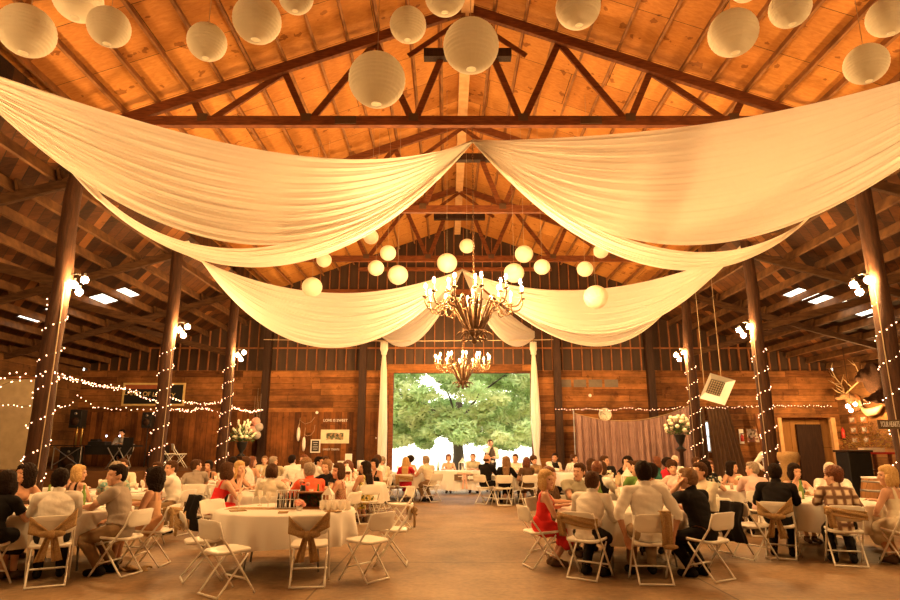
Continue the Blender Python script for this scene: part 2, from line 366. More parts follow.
for q in ((8.75, 8.81, 1.35, 2.5), (10.09, 10.15, 1.35, 2.5), (8.75, 10.15, 1.35, 1.41), (8.75, 10.15, 2.44, 2.5), (9.42, 9.46, 1.35, 2.5), (8.75, 10.15, 1.9, 1.94)): f.box(q[0], q[1], YB+.0, YB+.06, q[2], q[3])
f.build('window_frame', M_WHITE, d)

# ------------------------------------------------------------------ trusses and posts
ROWS = [1.8, 6.2, 10.65, 15.1, 19.46]
ordn = {1.8: 'fifth from the big door, overhead and behind', 6.2: 'nearest overhead', 10.65: 'that carries the large front chandelier', 15.1: 'behind the front chandelier drapes', 19.46: 'that carries the small rear chandelier'}
for y in ROWS:
    t = empty('roof_truss', (0, 0, 0), label='red-brown timber roof truss '+ordn[y], cat='truss', kind='structure')
    for s in (-1, 1):
        MB().beam((0, y, ZR-.17-.13), (s*7.35, y, zmain(7.35)-.17-.13), .09, .2).build('top_chord', M_BEAM, t)
        for xb, xt in ((1.03, .5), (1.03, 1.8), (3.05, 1.8), (3.05, 3.55), (5.0, 3.55), (5.0, 5.25)):
            zt = zmain(xt)-.34 if xt > .6 else 9.0
            MB().beam((s*xb, y+.07, 7.55), (s*xt, y+.07, zt), .125, .05, up=(0, 1, 0)).build('web_member', M_BEAM, t)
        for xb in (1.03, 3.05, 5.0): MB().box(s*xb-.09, s*xb+.09, y-.105, y+.1, 7.53, 7.68).build('gusset_plate', M_GUS, t)
        MB().beam((s*.0, y+.07, 9.9), (s*1.15, y+.07, 9.02), .1, .03, up=(0, 1, 0)).build('web_member', M_BEAM, t)
    MB().box(-7.3, 7.3, y-.1, y+.02, 7.44, 7.63).build('bottom_chord', M_BEAM, t)
    MB().box(-.85, .85, y-.07, y+.12, 8.92, 9.1).build('collar_plate', M_DARKPOST, t)
    MB().box(2.3*-1-.2, -2.3+.2, y-.12, y+.04, 7.46, 7.61).box(2.1, 2.5, y-.12, y+.04, 7.46, 7.61).build('splice_plate', M_GUS, t)
    for s, nm in ((-1, 'left'), (1, 'right')):
        t = empty('aisle_truss', (0, 0, 0), label='dark slanting side-aisle rafter and brace at the %s of the truss %s' % (nm, ordn[y]), cat='truss', kind='structure')
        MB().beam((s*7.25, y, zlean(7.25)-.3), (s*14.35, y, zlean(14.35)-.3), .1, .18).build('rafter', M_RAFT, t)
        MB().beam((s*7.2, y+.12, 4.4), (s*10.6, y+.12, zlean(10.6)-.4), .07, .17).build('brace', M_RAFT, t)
ROWN = {1.8: 'behind the camera', 6.2: 'beside the camera', 10.65: 'nearest', 15.1: 'middle', 19.46: 'third and farthest'}
POST = {}
for y in ROWS[2:]+ROWS[:2]:
    for s, nm in ((-1, 'left'), (1, 'right')):
        lab = 'round rough timber post wound with fairy lights, %s one on the %s side' % (ROWN[y], nm)
        b = MB(); n = 10; pts = [(s*7.25+.02*math.sin(i*1.7+y), y+.02*math.cos(i*2.1), 7.5*i/n) for i in range(n+1)]
        b.tube(pts, [.175-.045*i/n for i in range(n+1)], 14)
        o = b.build('timber_post', M_POST, None, True); tag(o, lab, 'post', 'main timber posts', 'structure')
for x, nm in ((-7.3, 'left of the balloons'), (-3.63, 'left of the big door'), (3.78, 'right of the big door'), (7.34, 'behind the mauve curtain')):
    o = MB().box(x-.13, x+.13, YB-.28, YB-.02, 0, 7.4).build('wall_post', M_DARKPOST); tag(o, 'dark square post against the back wall '+nm, 'post', None, 'structure')

# ------------------------------------------------------------------ lamps
globe_me = MB().ell((0, 0, 0), .062, 14, 10).mesh('bulb', M_GLOBE, True)
sock_me = MB().lathe([(.018, .05), (.024, .07), (.024, .12)], 10).mesh('socket', M_BLACK)
def bulb_cluster(loc, s, lab, arm=True):
    t = empty('bulb_cluster', loc, label=lab, cat='light', group='bare bulb clusters on posts')
    if not arm: MB().tube([(0, 0, .08), (0, 0, zlean(loc[0])-loc[2]-.02)], .008, 5).build('cord', M_BLACK, t)
    if arm: MB().tube([(s*.34, 0, .1), (s*.05, 0, .16), (0, 0, .14)], .014, 6).build('bracket', M_BLACK, t)
    for dx, dy, dz in ((-.10, .02, -.04), (.12, -.05, .03), (.0, .04, -.17)):
        h = link('socket', sock_me, t, (dx, dy, dz)); link('bulb', globe_me, h)
for y in ROWS:
    for s, nm in ((-1, 'left'), (1, 'right')):
        bulb_cluster((s*6.93, y, 4.42), s, 'three glowing bare bulbs on the %s %s post' % (ROWN[y], nm))

def chandelier(loc, lab, S=1.0):
    t = empty('chandelier', loc, label=lab, cat='chandelier', group='candle chandeliers')
    MB().lathe([(0.0, -.05), (.05, -.03), (.03, .05), (.09, .12), (.11, .17), (.05, .23), (.03, .5), (.06, .62), (.025, .7), (.02, 1.25), (.0, 1.27)], 12).build('central_column', M_IRON, t, True)
    b = MB()
    for k in range(8):                                   # bottom scrolls
        a = 2*PI*k/8
        pts = []
        for i in range(14):
            q = i/13*1.6*PI+.2; rr = .115*(1-i/22); pts.append(((.2+rr*math.cos(q))*math.cos(a), (.2+rr*math.cos(q))*math.sin(a), .07+rr*math.sin(q)))
        b.tube(pts, .016, 5)
    b.build('bottom_scroll', M_IRON, t, True)
    MB().lathe([(.14, .16), (.16, .17), (.16, .2), (.14, .21)], 18).build('lower_ring', M_IRON, t)
    MB().tube([(.42*math.cos(2*PI*k/24), .42*math.sin(2*PI*k/24), .66) for k in range(24)], .012, 5, True).build('upper_ring', M_IRON, t)
    b = MB()
    for k in range(12):                                  # flat bars of the funnel
        a = 2*PI*(k+.5)/12; c, sn = math.cos(a), math.sin(a)
        b.beam((.14*c, .14*sn, .18), (.42*c, .42*sn, .68), .045, .016)
    b.build('funnel_bars', M_IRON, t)
    def arm(a, R, z, curl):
        z = z-.06; c, sn = math.cos(a), math.sin(a); P = lambda r, h: (r*c, r*sn, h)
        b = MB(); ctrl = [(.12, .2), (.22, .36), (.36, .60), (.5*R/.86, .74+z*.2), (.6*R/.86, .70+z*.5), (.68*R/.86, .60+z*.6), (.8*R/.86, .62+z*.8), (R, .74+z), (R, .82+z)]
        pts = []
        for i in range(len(ctrl)-1):
            p0 = ctrl[max(i-1, 0)]; p1 = ctrl[i]; p2 = ctrl[i+1]; p3 = ctrl[min(i+2, len(ctrl)-1)]
            for j in range(4):
                u = j/4; f = lambda A, B, C_, D: .5*((2*B)+(-A+C_)*u+(2*A-5*B+4*C_-D)*u*u+(-A+3*B-3*C_+D)*u**3)
                pts.append(P(f(p0[0], p1[0], p2[0], p3[0]), f(p0[1], p1[1], p2[1], p3[1])))
        pts.append(P(*ctrl[-1])); b.tube(pts, .017, 6)
        sp = []
        for i in range(14):
            q = i/13*2.2*PI; rr = curl*(1-i/15); sp.append(P(R*.8+rr*math.cos(q)-curl, .60+z*.8+.02-rr*math.sin(q)))
        b.tube(sp, .013, 5)
        o = b.build('arm', M_IRON, t, True)
        x, y, zz = P(R, .82+z)
        MB().lathe([(.01, 0), (.05, .01), (.055, .03), (.03, .02)], 12, Matrix.Translation((x, y, zz))).build('drip_cup', M_IRON, o, True)
        MB().lathe([(.016, .02), (.016, .17)], 8, Matrix.Translation((x, y, zz))).build('candle_sleeve', M_CREAM, o)
        MB().ell((x, y, zz+.21), (.021, .021, .048), 8, 6).build('bulb', M_CANDLEB, o, True)
    for k in range(12): arm(2*PI*k/12+.1, .86, .0, .08)
    for k in range(6): arm(2*PI*(k+.5)/6, .52, .06, .07)
    b = MB(); z = 1.24; i = 0; zt = 7.5-loc[2]
    while z < zt:
        n = 8; pts = []
        for k in range(n):
            a = 2*PI*k/n; dx = .014*math.cos(a); dz = .034*math.sin(a)
            pts.append((dx, 0, z+dz) if i % 2 else (0, dx, z+dz))
        b.tube(pts, .0045, 4, True); z += .05; i += 1
    b.build('chain', M_IRON, t)
chandelier((.08, 10.65, 3.36), 'large scrolled iron chandelier with lit candle bulbs, nearest one under the white drapes')
chandelier((.08, 19.46, 3.36), 'smaller-looking rear chandelier with lit candle bulbs in front of the open barn door')

# ------------------------------------------------------------------ drapes
def edge(A, B, p):
    s, dy, bz, by, q = p
    def f(u):
        sh = 4*u*(1-u)*(1+q*(u-.5)*2); P = A.lerp(B+Vector((0, by, bz)), u); return P+Vector((0, dy*sh, -s*sh))
    return f
def drape(A, B, pt, pb, name, lab, folds=9, nu=80, nv=120, amp=.038):
    A = Vector(A); B = Vector(B); T = edge(A, B, pt); D = edge(A, B, pb); ph = [rs(0, 6.28) for _ in range(6)]
    def fn(u, v):
        t = T(u); d = D(u); w = v+.02*math.sin(3*PI*u+ph[0]); P = t.lerp(d, v)
        wid = (d-t).length
        g = 1-abs(2*u-1)**2.5
        k = math.sin(2*PI*folds*v+1.3*math.sin(2*u*PI+ph[1])+ph[2])+.6*math.sin(2*PI*folds*2.3*v+ph[3]+2*u)+.4*math.sin(2*PI*folds*4.1*v+ph[4]-3*u)
        P = P+Vector((0, 1, .25)).normalized()*(amp*k*(.25+.75*g)*(.6+.4*math.sin(5*u+3*v+ph[5])))
        P.y += math.sin(PI*v)*.06*g
        if g < .4:                                        # gathered ends bunch up
            P.z += .02*k*(1-g)
        return P
    o = MB().grid(fn, nu, nv).build(name, M_DRAPE, None, True); tag(o, lab, 'drape', 'white ceiling drapes'); return o
A1 = (.08, 10.6, 7.14); A3 = (.08, 19.42, 7.17)
D_ = 'sheer white fabric swag '
drape(A1, (-7.2, 6.2, 7.0), (.93, -.36, -.78, -.13, -.46), (2.42, .29, -.12, .6, 0), 'ceiling_drape', D_+'crossing the upper left, widest and nearest one on that side')
drape(A1, (7.2, 6.2, 7.0), (.26, .47, -.46, .24, .29), (2.51, .61, -.08, -.5, .04), 'ceiling_drape', D_+'crossing the upper right, widest and nearest one on that side')
drape(A1, (-7.2, 10.5, 7.0), (1.98, -.43, -.4, -.1, .1), (2.36, -.8, -.57, -.07, -.17), 'ceiling_drape', D_+'directly beneath the nearest wide one on the left', 4)
drape(A1, (7.2, 10.5, 7.0), (2.15, -.6, -.3, 0, .05), (2.66, -.8, -.05, .02, -.08), 'ceiling_drape', D_+'directly beneath the nearest wide one on the right', 4)
drape(A3, (-7.2, 15.0, 7.0), (.75, .8, -.6, -.02, .15), (2.93, -.8, -.03, .1, .04), 'ceiling_drape', D_+'hanging lowest left of the front chandelier', 6)
drape(A3, (7.2, 15.0, 7.0), (1.0, -.5, -.5, .1, -.12), (2.16, .63, -.32, .04, .19), 'ceiling_drape', D_+'hanging low right of the front chandelier', 6)
drape(A3, (7.2, 19.46, 7.0), (1.1, 0, -.5, 0, 0), (2.02, .28, -.53, .01, .3), 'ceiling_drape', D_+'farther back, its hem showing below the low right one', 5)
drape(A3, (-7.2, 19.46, 7.0), (.8, 0, -.5, 0, 0), (1.75, .2, -.5, 0, .1), 'ceiling_drape', D_+'farther back, hidden mostly behind the lowest left one', 5)
drape(A3, (-2.9, 23.5, 5.8), (.1, .1, .05, 0, 0), (1.2, .1, -.15, 0, 0), 'ceiling_drape', D_+'small one reaching to the curtain left of the big door', 4, 30, 40)
drape(A3, (2.95, 23.5, 5.8), (.1, .1, .05, 0, 0), (1.2, .1, -.15, 0, 0), 'ceiling_drape', D_+'small one reaching to the curtain right of the big door', 4, 30, 40)
# tied curtains beside the door
for s, lab in ((-1, 'narrow white curtain tied at the top, left of the big door'), (1, 'white curtain flaring at its foot, right of the big door')):
    t = empty('door_curtain', (s*2.84+.03, 23.42, 0), label=lab, cat='curtain', group='white curtains beside the big door')
    prof = [(.12, .01), (.14, .5), (.15, 1.0), (.15, 2.2), (.12, 3.4), (.10, 4.4), (.06, 4.95), (.13, 5.15), (.12, 5.45)] if s < 0 else [(.26, .01), (.18, .6), (.08, 1.25), (.12, 1.7), (.16, 2.4), (.13, 3.6), (.10, 4.4), (.06, 4.95), (.12, 5.15), (.11, 5.45)]
    b = MB(); b.lathe(prof, 60, Matrix.Diagonal((1, .55, 1, 1)), lambda i, a: .16*math.sin(7*a+i*.3)+.06*math.sin(15*a)); b.build('curtain_cloth', M_DRAPE, t, True)
    MB().ell((0, -.02, 5.02), (.11, .09, .12), 12, 8).build('knot', M_DRAPE, t, True)

# ------------------------------------------------------------------ paper lanterns
def lantern_mesh():
    b = MB(); n = 28; m = 36; prof = []
    for j in range(m+1):
        th = PI*(.06+.88*j/m); rr = math.sin(th)*(1+(.014 if j % 2 else -.006)); prof.append((rr, -math.cos(th)))
    return prof
LP = lantern_mesh()
lan_me = MB(); 
for i, (r_, z_) in enumerate(LP): pass
lm = MB(); n = 28
vs = [(r_*math.cos(2*PI*k/n), r_*math.sin(2*PI*k/n), z_) for r_, z_ in LP for k in range(n)]
lm.add(vs, [(i*n+k, i*n+(k+1) % n, (i+1)*n+(k+1) % n, (i+1)*n+k) for i in range(len(LP)-1) for k in range(n)])
lan_me = lm.mesh('lantern_shade', M_PAPER, False)
rng_me = MB().tube([(.19*math.cos(2*PI*k/16), .19*math.sin(2*PI*k/16), -.985) for k in range(16)], .012, 4, True).tube([(.19*math.cos(2*PI*k/16), .19*math.sin(2*PI*k/16), .985) for k in range(16)], .012, 4, True).mesh('wire_ring', M_WHITE)
LANT = [  # px, py, radius px, real radius, words
 (27, 31, 26, .25, 'large one in the upper left corner'), (78, -1, 23, .25, 'cut by the top edge beside the corner one on the left'), (109, 27, 20, .18, 'small one second from the left corner'),
 (207, 42, 19, .18, 'small one hanging alone above the left drape'), (257, 20, 23.5, .22, 'large one left of centre near the top edge'), (296, -3, 17, .15, 'half cut by the top edge left of centre'),
 (408, 25, 18, .18, 'small one just above the low large one left of the ridge'), (377, 80, 28, .25, 'lowest large one left of the ridge'), (445, -4, 20, .18, 'cut by the top edge at the ridge'),
 (471, 46, 27.5, .25, 'large one at the ridge above the swag knot'), (578, 7, 22, .22, 'right of the ridge near the top edge'), (733, 33, 23.5, .25, 'large one right of centre above the right drape'),
 (745, -12, 14, .15, 'barely showing at the top edge above the large right one'), (790, 8, 19.5, .18, 'small one right of the large right one'), (866, 64, 20, .18, 'lowest one at the right'), (888, 17, 19.5, .18, 'in the upper right corner'),
 (388, 253, 8, .18, 'far small one highest left of the front chandelier'), (376, 268, 8, .18, 'far small one just left of the far medium one'), (398, 275, 10, .23, 'far medium one left of the front chandelier'), (447, 263, 10, .23, 'far medium one above the front chandelier'),
 (467, 246, 7.5, .18, 'far small one right beside the chandelier chain'), (371, 237, 7.5, .18, 'far small one touching the hem of the left swag'), (324, 260, 7.5, .18, 'far small one half behind the left swag'), (312, 287, 10, .23, 'far medium one before the lowest left swag'),
 (308, 241, 7.5, .18, 'far small one showing through the left swag'), (524, 254, 9, .21, 'far one highest right of the front chandelier'), (514, 273, 10, .23, 'far medium one right above the front chandelier candles'), (542, 267, 8, .18, 'far small one right of the chandelier'),
 (585, 269, 8, .18, 'far small one farther right of the chandelier'), (596, 297, 12, .25, 'biggest far one before the low right swag'), (601, 251, 7.5, .18, 'far small one behind the right swag hem')]
for px, py, rp, R, wd in LANT:
    r_ = ray(px, py); dist = R*FPX/rp; dc = r_.y*math.cos(PITCH)+r_.z*math.sin(PITCH); P = CAM+r_*(dist/dc)
    P.y = min(P.y, 14.6 if rp < 14 else 8) if P.y > 0 else P.y
    t = empty('paper_lantern', P, rs(0, 6), label='round white paper lantern, '+wd, cat='lantern', group='far paper lanterns' if rp < 14 else 'near paper lanterns')
    o = link('lantern_shade', lan_me, t); o.scale = (R, R, R*.97); o = link('wire_ring', rng_me, t); o.scale = (R, R, R*.97)
    zt = zmain(P.x)-.02-P.z if abs(P.x) < 7.3 else .2
    MB().tube([(0, 0, R*.95), (0, 0, zt)], .003, 4).build('cord', M_CORD, t)

# ------------------------------------------------------------------ string lights
fb = MB().ell((0, 0, 0), .0115, 6, 4).mesh('bulb', M_FAIRY)
def sagline(A, B, sag, n=16):
    A = Vector(A); B = Vector(B); return [A.lerp(B, i/n)-Vector((0, 0, sag*4*(i/n)*(1-i/n))) for i in range(n+1)]
def fairy(paths, lab, step=.13, jit=.03, wire=.004):
    t = empty('string_lights', tuple(paths[0]), label=lab, cat='string lights', group='fairy light strings'); o0 = Vector(paths[0])
    MB().tube([Vector(p)-o0 for p in paths], wire, 4).build('wire', M_WIRE, t)
    acc = 0; c = 0
    for a, b_ in zip(paths[:-1], paths[1:]):
        L = (Vector(b_)-Vector(a)).length; 
        while acc < L and c < 98:
            p = Vector(a).lerp(Vector(b_), acc/L)-o0+Vector((rs(-jit, jit), rs(-jit, jit), rs(-jit, jit))); link('bulb', fb, t, p); acc += step*rs(.7, 1.3); c += 1
        acc -= L
for y in ROWS[2:]:
    for s, nm in ((-1, 'left'), (1, 'right')):
        n = 90; turns = 7 if y > 11 else 6; pts = []
        for i in range(n+1):
            a = 2*PI*turns*i/n+y; z = .9+3.2*i/n; rr = .19-.02*i/n; pts.append((s*7.25+rr*math.cos(a), y+rr*math.sin(a), z))
        fairy(pts, 'fairy lights spiralling up the %s %s post' % (ROWN[y], nm), .115, .015)
F = lambda px, py, Y: tuple(at(px, py, Y))
def pl(ps): return [F(*p) for p in ps]
fairy(pl([(-30, 372, 10.5), (0, 378, 10.5), (15, 375, 10.5), (30, 377, 10.5), (47, 371, 10.45)]), 'upper fairy light strand left of the nearest left post', .11, .05)
fairy(pl([(-30, 392, 10.5), (0, 386, 10.5), (12, 381, 10.5), (30, 378, 10.5), (47, 372, 10.45)]), 'second fairy light strand left of the nearest left post', .11, .05)
fairy(pl([(-30, 402, 13), (0, 404, 13), (16, 406, 13), (32, 406, 13), (52, 407, 13.3), (68, 407, 14), (73, 403, 14), (79, 395, 14), (86, 401, 14), (94, 407, 14), (110, 409, 14.5), (130, 409, 14.8), (157, 409, 15)]), 'fairy light strand peaking once before the back planks, nearest left post to middle', .12, .03)
fairy(pl([(54, 373, 10.6), (64, 377, 11), (76, 381, 11.6), (90, 384, 12.3), (104, 386, 13), (120, 387, 13.6), (135, 392, 14.2), (150, 399, 14.7), (162, 403, 15)]), 'fairy light strand dropping from the nearest left post to the middle left post', .09, .035)
fairy(pl([(54, 375, 10.6), (70, 378, 11.2), (84, 382, 12), (106, 388, 13), (125, 390, 13.8), (143, 396, 14.4), (160, 404, 15)]), 'twin fairy light strand just below the dropping one between left posts', .12, .035)
fairy(pl([(170, 397, 15.1), (180, 401, 16), (192, 403, 17), (204, 404, 18), (216, 403, 19), (226, 401, 19.4)]), 'upper fairy light strand between the middle and farthest left posts', .11, .03)
fairy(pl([(168, 409, 15.1), (180, 410, 16), (190, 411, 17), (200, 408, 18), (212, 410, 19), (226, 414, 19.4)]), 'lower fairy light strand between the middle and farthest left posts', .11, .03)
fairy(pl([(230, 405, 19.5), (238, 409, 20.5), (250, 412, 22), (262, 410, 23.4)]), 'short fairy light strand from the farthest left post to the back wall', .06, .03)
fairy(pl([(556, 409, 23.4), (575, 410, 23.4), (590, 409, 23.4), (612, 410, 23.4), (625, 408, 23.4), (648, 410, 23.4), (668, 409, 23.4), (684, 407, 23.4)]), 'fairy light strand along the back planks above the mauve curtain', .1, .03)
fairy(pl([(690, 407, 23.4), (715, 408, 23.4), (740, 407, 23.4), (765, 406, 23.4), (800, 406, 23.4), (832, 406, 23.4)]), 'fairy light strand along the back planks above the doorway at right', .1, .03)
fairy([(14.37, 23, 3.0), (14.37, 22, 3.05), (14.37, 21, 3.15), (14.37, 20, 3.1)], 'fairy light strand along the right wall below the antlers', .09, .03)

# ------------------------------------------------------------------ chairs
def rounded(w, h, r, n=5):
    o = []
    for cx_, cy_, a0 in ((w/2-r, h/2-r, 0), (-w/2+r, h/2-r, PI/2), (-w/2+r, -h/2+r, PI), (w/2-r, -h/2+r, 1.5*PI)):
        for k in range(n+1):
            a = a0+PI/2*k/n; o.append((cx_+r*math.cos(a), cy_+r*math.sin(a)))
    return o
def pad(w, h, th, r, fn):
    b = MB(); P = rounded(w, h, r); Q = rounded(w-.02, h-.02, r-.01); n = len(P)
    rings = [[(x, y, -th/2) for x, y in Q], [(x, y, -th/4) for x, y in P], [(x, y, th/4) for x, y in P], [(x, y, th/2) for x, y in Q]]
    mid = [[(x*.5, y*.5, th/2-.006) for x, y in Q], [(x*.5, y*.5, -th/2) for x, y in Q]]
    R = [mid[1]]+rings+[mid[0]]
    vs = [fn(*p) for r_ in R for p in r_]; fs = [(i*n+k, i*n+(k+1) % n, (i+1)*n+(k+1) % n, (i+1)*n+k) for i in range(len(R)-1) for k in range(n)]
    fs += [tuple(range(n))[::-1], tuple((len(R)-1)*n+k for k in range(n))]
    b.add(vs, fs); return b
def chair_proto(sash=None):
    t = empty('folding_chair', (0, 0, -50)); m = M_PLASTIC
    pad(.43, .40, .035, .09, lambda x, y, z: (x, y-.0, .445+z+.012*(abs(x)/.2)**2+(.02*(y/.2) if y > 0 else 0))).build('seat', m, t, True)
    ang = math.radians(20)
    # back panel: in plane leaning back, centre at y=-.25,z=.70
    pad(.45, .22, .02, .07, lambda x, y, z: (x, -.235-.3*y*math.sin(ang)*1.2-z-.045*(1-(x/.225)**2)+.0, .70+y*math.cos(ang))).build('backrest', m, t, True)
    for s in (-1, 1):
        MB().tube([(s*.215, -.255, .79), (s*.222, -.2, .62), (s*.222, -.02, .38), (s*.222, .19, .08), (s*.222, .235, .012)], .0125, 8).build('leg', m, t, True)
        MB().tube([(s*.195, .14, .43), (s*.195, .0, .26), (s*.195, -.17, .05), (s*.195, -.205, .012)], .0115, 8).build('leg', m, t, True)
    MB().tube([(-.195, -.2, .02), (.195, -.2, .02)], .011, 8).build('stretcher', m, t, True)
    MB().tube([(-.222, .13, .165), (.222, .13, .165)], .011, 8).build('stretcher', m, t, True)
    if sash:
        b = MB()
        if sash == 'bow':
            for x0, z0, x1, z1 in ((-.235, .71, .01, .585), (.235, .78, 0, .60)):
                def fn(u, v, x0=x0, z0=z0, x1=x1, z1=z1):
                    x = x0+(x1-x0)*u; z = z0+(z1-z0)*u+(v-.5)*(.15*(1-u)+.05); return Vector((x, -.275-.045*(1-(x/.24)**2)-.03*math.sin(PI*u)-.012*math.sin(9*v)-.1*(.70-z)*-.5, z))
                b.grid(fn, 10, 8)
            b.ell((0, -.335, .60), (.055, .045, .05), 10, 8)
            for s in (-1, 1):
                b.grid(lambda u, v, s=s: Vector((s*(.02+.07*u)+(v-.5)*(.05+.05*u), -.345+.02*math.sin(3*v+u)-.01*math.cos(11*v), .60-.30*u+.02*v)), 8, 6)
                b.ell((s*.07, -.34, .61), (.075, .03, .04), 10, 6)
        elif sash == 'wrap':
            b.grid(lambda u, v: Vector(((u-.5)*.5, -.27-.045*(1-((u-.5)*2)**2)-.02-.012*math.sin(10*v+3*u), .735-.06*u+(v-.5)*.11)), 14, 8)
            b.grid(lambda u, v: Vector(((u-.5)*.5, -.21-.045*(1-((u-.5)*2)**2)+.01, .735-.06*u+(v-.5)*.11)), 14, 4)
            b.ell((-.2, -.29, .73), (.05, .04, .045), 10, 6)
            b.grid(lambda u, v: Vector((-.2+(v-.5)*.1+.03*u, -.31+.015*math.sin(8*v), .73-.22*u)), 6, 6)
        elif sash == 'side':
            b.grid(lambda u, v: Vector((.13+(v-.5)*.13, -.30-.03*math.sin(PI*u)-.01*math.sin(12*v), .83-.38*u)), 10, 8)
            b.grid(lambda u, v: Vector((.13+(v-.5)*.13, -.30+.1*u, .83+.01*math.sin(PI*u))), 4, 8)
            b.ell((.16, -.31, .45), (.09, .04, .03), 10, 6)
        b2 = b.build('sash', M_BURLAP, t, True); b2['label'] = 'brown burlap sash tied on the chair back'
        md = b2.modifiers.new('s', 'SOLIDIFY'); md.thickness = .006
    return t
CH = {k: chair_proto(k) for k in (None, 'bow', 'wrap', 'side')}
USED = set()
def chair(x, y, rz, lab, sash=None, z=0, group='white folding chairs'):
    if sash in USED: c = copy_tree(CH[sash])
    else: c = CH[sash]; USED.add(sash)
    c.location = (x, y, z); c.rotation_euler = (0, 0, rz); tag(c, lab, 'chair', group); return c

# ------------------------------------------------------------------ tables
GLASS_ME = MB().lathe([(.034, 0), (.034, .004), (.006, .01), (.005, .09), (.03, .12), (.038, .16), (.032, .21), (.030, .21), (.036, .16), (.028, .125), (.0, .11)], 12).mesh('wine_glass', M_GLASS, True)
TUMB_ME = MB().lathe([(.03, 0), (.036, .12), (.034, .12), (.028, .006), (0, .006)], 12).mesh('tumbler', M_GLASS, True)
BEER_ME = MB().lathe([(.0, .008), (.027, .008), (.032, .09), (0, .09)], 12).mesh('drink', M_AMBER, True)
PLATE_ME = MB().lathe([(.0, .0), (.07, .0), (.125, .014), (.122, .018), (.07, .005), (0, .005)], 20).mesh('plate', M_WHITE, True)
BOT_ME = MB().lathe([(.035, 0), (.037, .01), (.037, .17), (.015, .23), (.014, .3), (0, .3)], 12).mesh('bottle', glass('green_bottle_glass', (.25, .4, .1), .35), True)
NAP_ME = MB().box(-.06, .06, -.1, .1, 0, .012).mesh('napkin', M_BURLAP)
TAB = {}
def round_table(key, x, y, words, R=.915, nglass=7, stuff=True):
    TAB[key] = (x, y, R, words)
    t = empty('round_table', (x, y, 0), label='round folding banquet table '+words, cat='table', group='round banquet tables')
    MB().lathe([(R-.02, .70), (R, .71), (R, .735), (R-.01, .742)], 40).build('tabletop', mat('table_board', (.5, .45, .38), .6), t)
    for k in range(4):
        a = PI/4+k*PI/2+.2; c, s = math.cos(a), math.sin(a)
        MB().tube([(.42*c, .42*s, .70), (.5*c, .5*s, .42), (.62*c, .62*s, .3), (.66*c, .66*s, .012)], .014, 8).build('leg', M_STEEL, t, True)
    ph = rs(0, 6); n = 144
    prof = [(.001, .757), (.5, .757), (R-.03, .757), (R+.005, .752), (R+.018, .735), (R+.028, .66), (R+.04, .56), (R+.05, .46), (R+.055, .36)]
    amp = [0, 0, 0, 0, .004, .014, .026, .035, .042]
    b = MB(); vs = []
    for (r_, z), am in zip(prof, amp):
        for k in range(n):
            a = 2*PI*k/n; rr = r_+am*(math.sin(11*a+ph)+.5*math.sin(19*a+2*ph)+.3*math.sin(31*a)); vs.append((rr*math.cos(a), rr*math.sin(a), z+(.015*math.sin(4*a) if z < .4 else 0)))
    b.add(vs, [(i*n+k, i*n+(k+1) % n, (i+1)*n+(k+1) % n, (i+1)*n+k) for i in range(len(prof)-1) for k in range(n)])
    o = b.build('tablecloth', M_CLOTH, None, True, loc=(x, y, 0)); tag(o, 'white round tablecloth on the table '+words, 'tablecloth', 'white tablecloths')
    if not stuff: return
    for k in range(nglass):
        a = 2*PI*(k+rs(-.3, .3))/nglass; rr = R*rs(.35, .72); p = (x+rr*math.cos(a), y+rr*math.sin(a), .757)
        kind = k % 3
        if kind == 0: o = link('wine_glass', GLASS_ME, None, p); tag(o, 'stemmed clear glass standing on the table '+words, 'glass', 'stemmed glasses on the table '+words)
        elif kind == 1: o = link('tumbler', TUMB_ME, None, p); link('drink', BEER_ME, o); tag(o, 'tumbler of amber drink standing on the table '+words, 'glass', 'tumblers on the table '+words)
        else:
            o = link('wine_glass', GLASS_ME, None, p); tag(o, 'stemmed clear glass standing on the table '+words, 'glass', 'stemmed glasses on the table '+words)
            a += .35; q = (x+R*.72*math.cos(a), y+R*.72*math.sin(a), .757); o = link('plate', PLATE_ME, None, q); tag(o, 'white dinner plate lying on the table '+words, 'plate', 'plates on the table '+words)
T_ = {
 'T1': (-2.6, 8.94, 'at front left amid empty chairs'),
 'L1': (-5.75, 9.0, 'at the far left edge'),
 'T2': (-3.45, 12.0, 'before the man in the coral shirt'),
 'T3': (-2.75, 14.9, 'of the woman in yellow flowers'),
 'T4': (-6.3, 15.2, 'of the grey-shirted man at left'),
 'T5': (-6.7, 12.3, 'of the woman in turquoise'),
 'T6': (-5.6, 18.6, 'nearest the left vase of lilies'),
 'T7': (-3.1, 17.8, 'below the love is sweet sign'),
 'T8': (-1.75, 19.9, 'of the blonde woman in crimson'),
 'R1': (2.15, 9.3, 'at the right front'),
 'R2': (3.0, 12.6, 'of the man in green'),
 'R3': (5.65, 10.3, 'of the man in plaid at right'),
 'R4': (5.6, 13.2, 'of the man in the pink shirt'),
 'R5': (6.0, 16.3, 'before the vase of white roses'),
 'R6': (3.6, 16.1, 'at the middle of the mauve curtain'),
 'R7': (1.55, 19.2, 'of the bald man in black'),
 'R8': (3.9, 20.3, 'by the right door curtain')}
for k, (x, y, wd) in T_.items(): round_table(k, x, y, wd, nglass=9 if k in ('R1', 'R3', 'L1') else (0 if k == 'T1' else 6), stuff=k != 'T1')

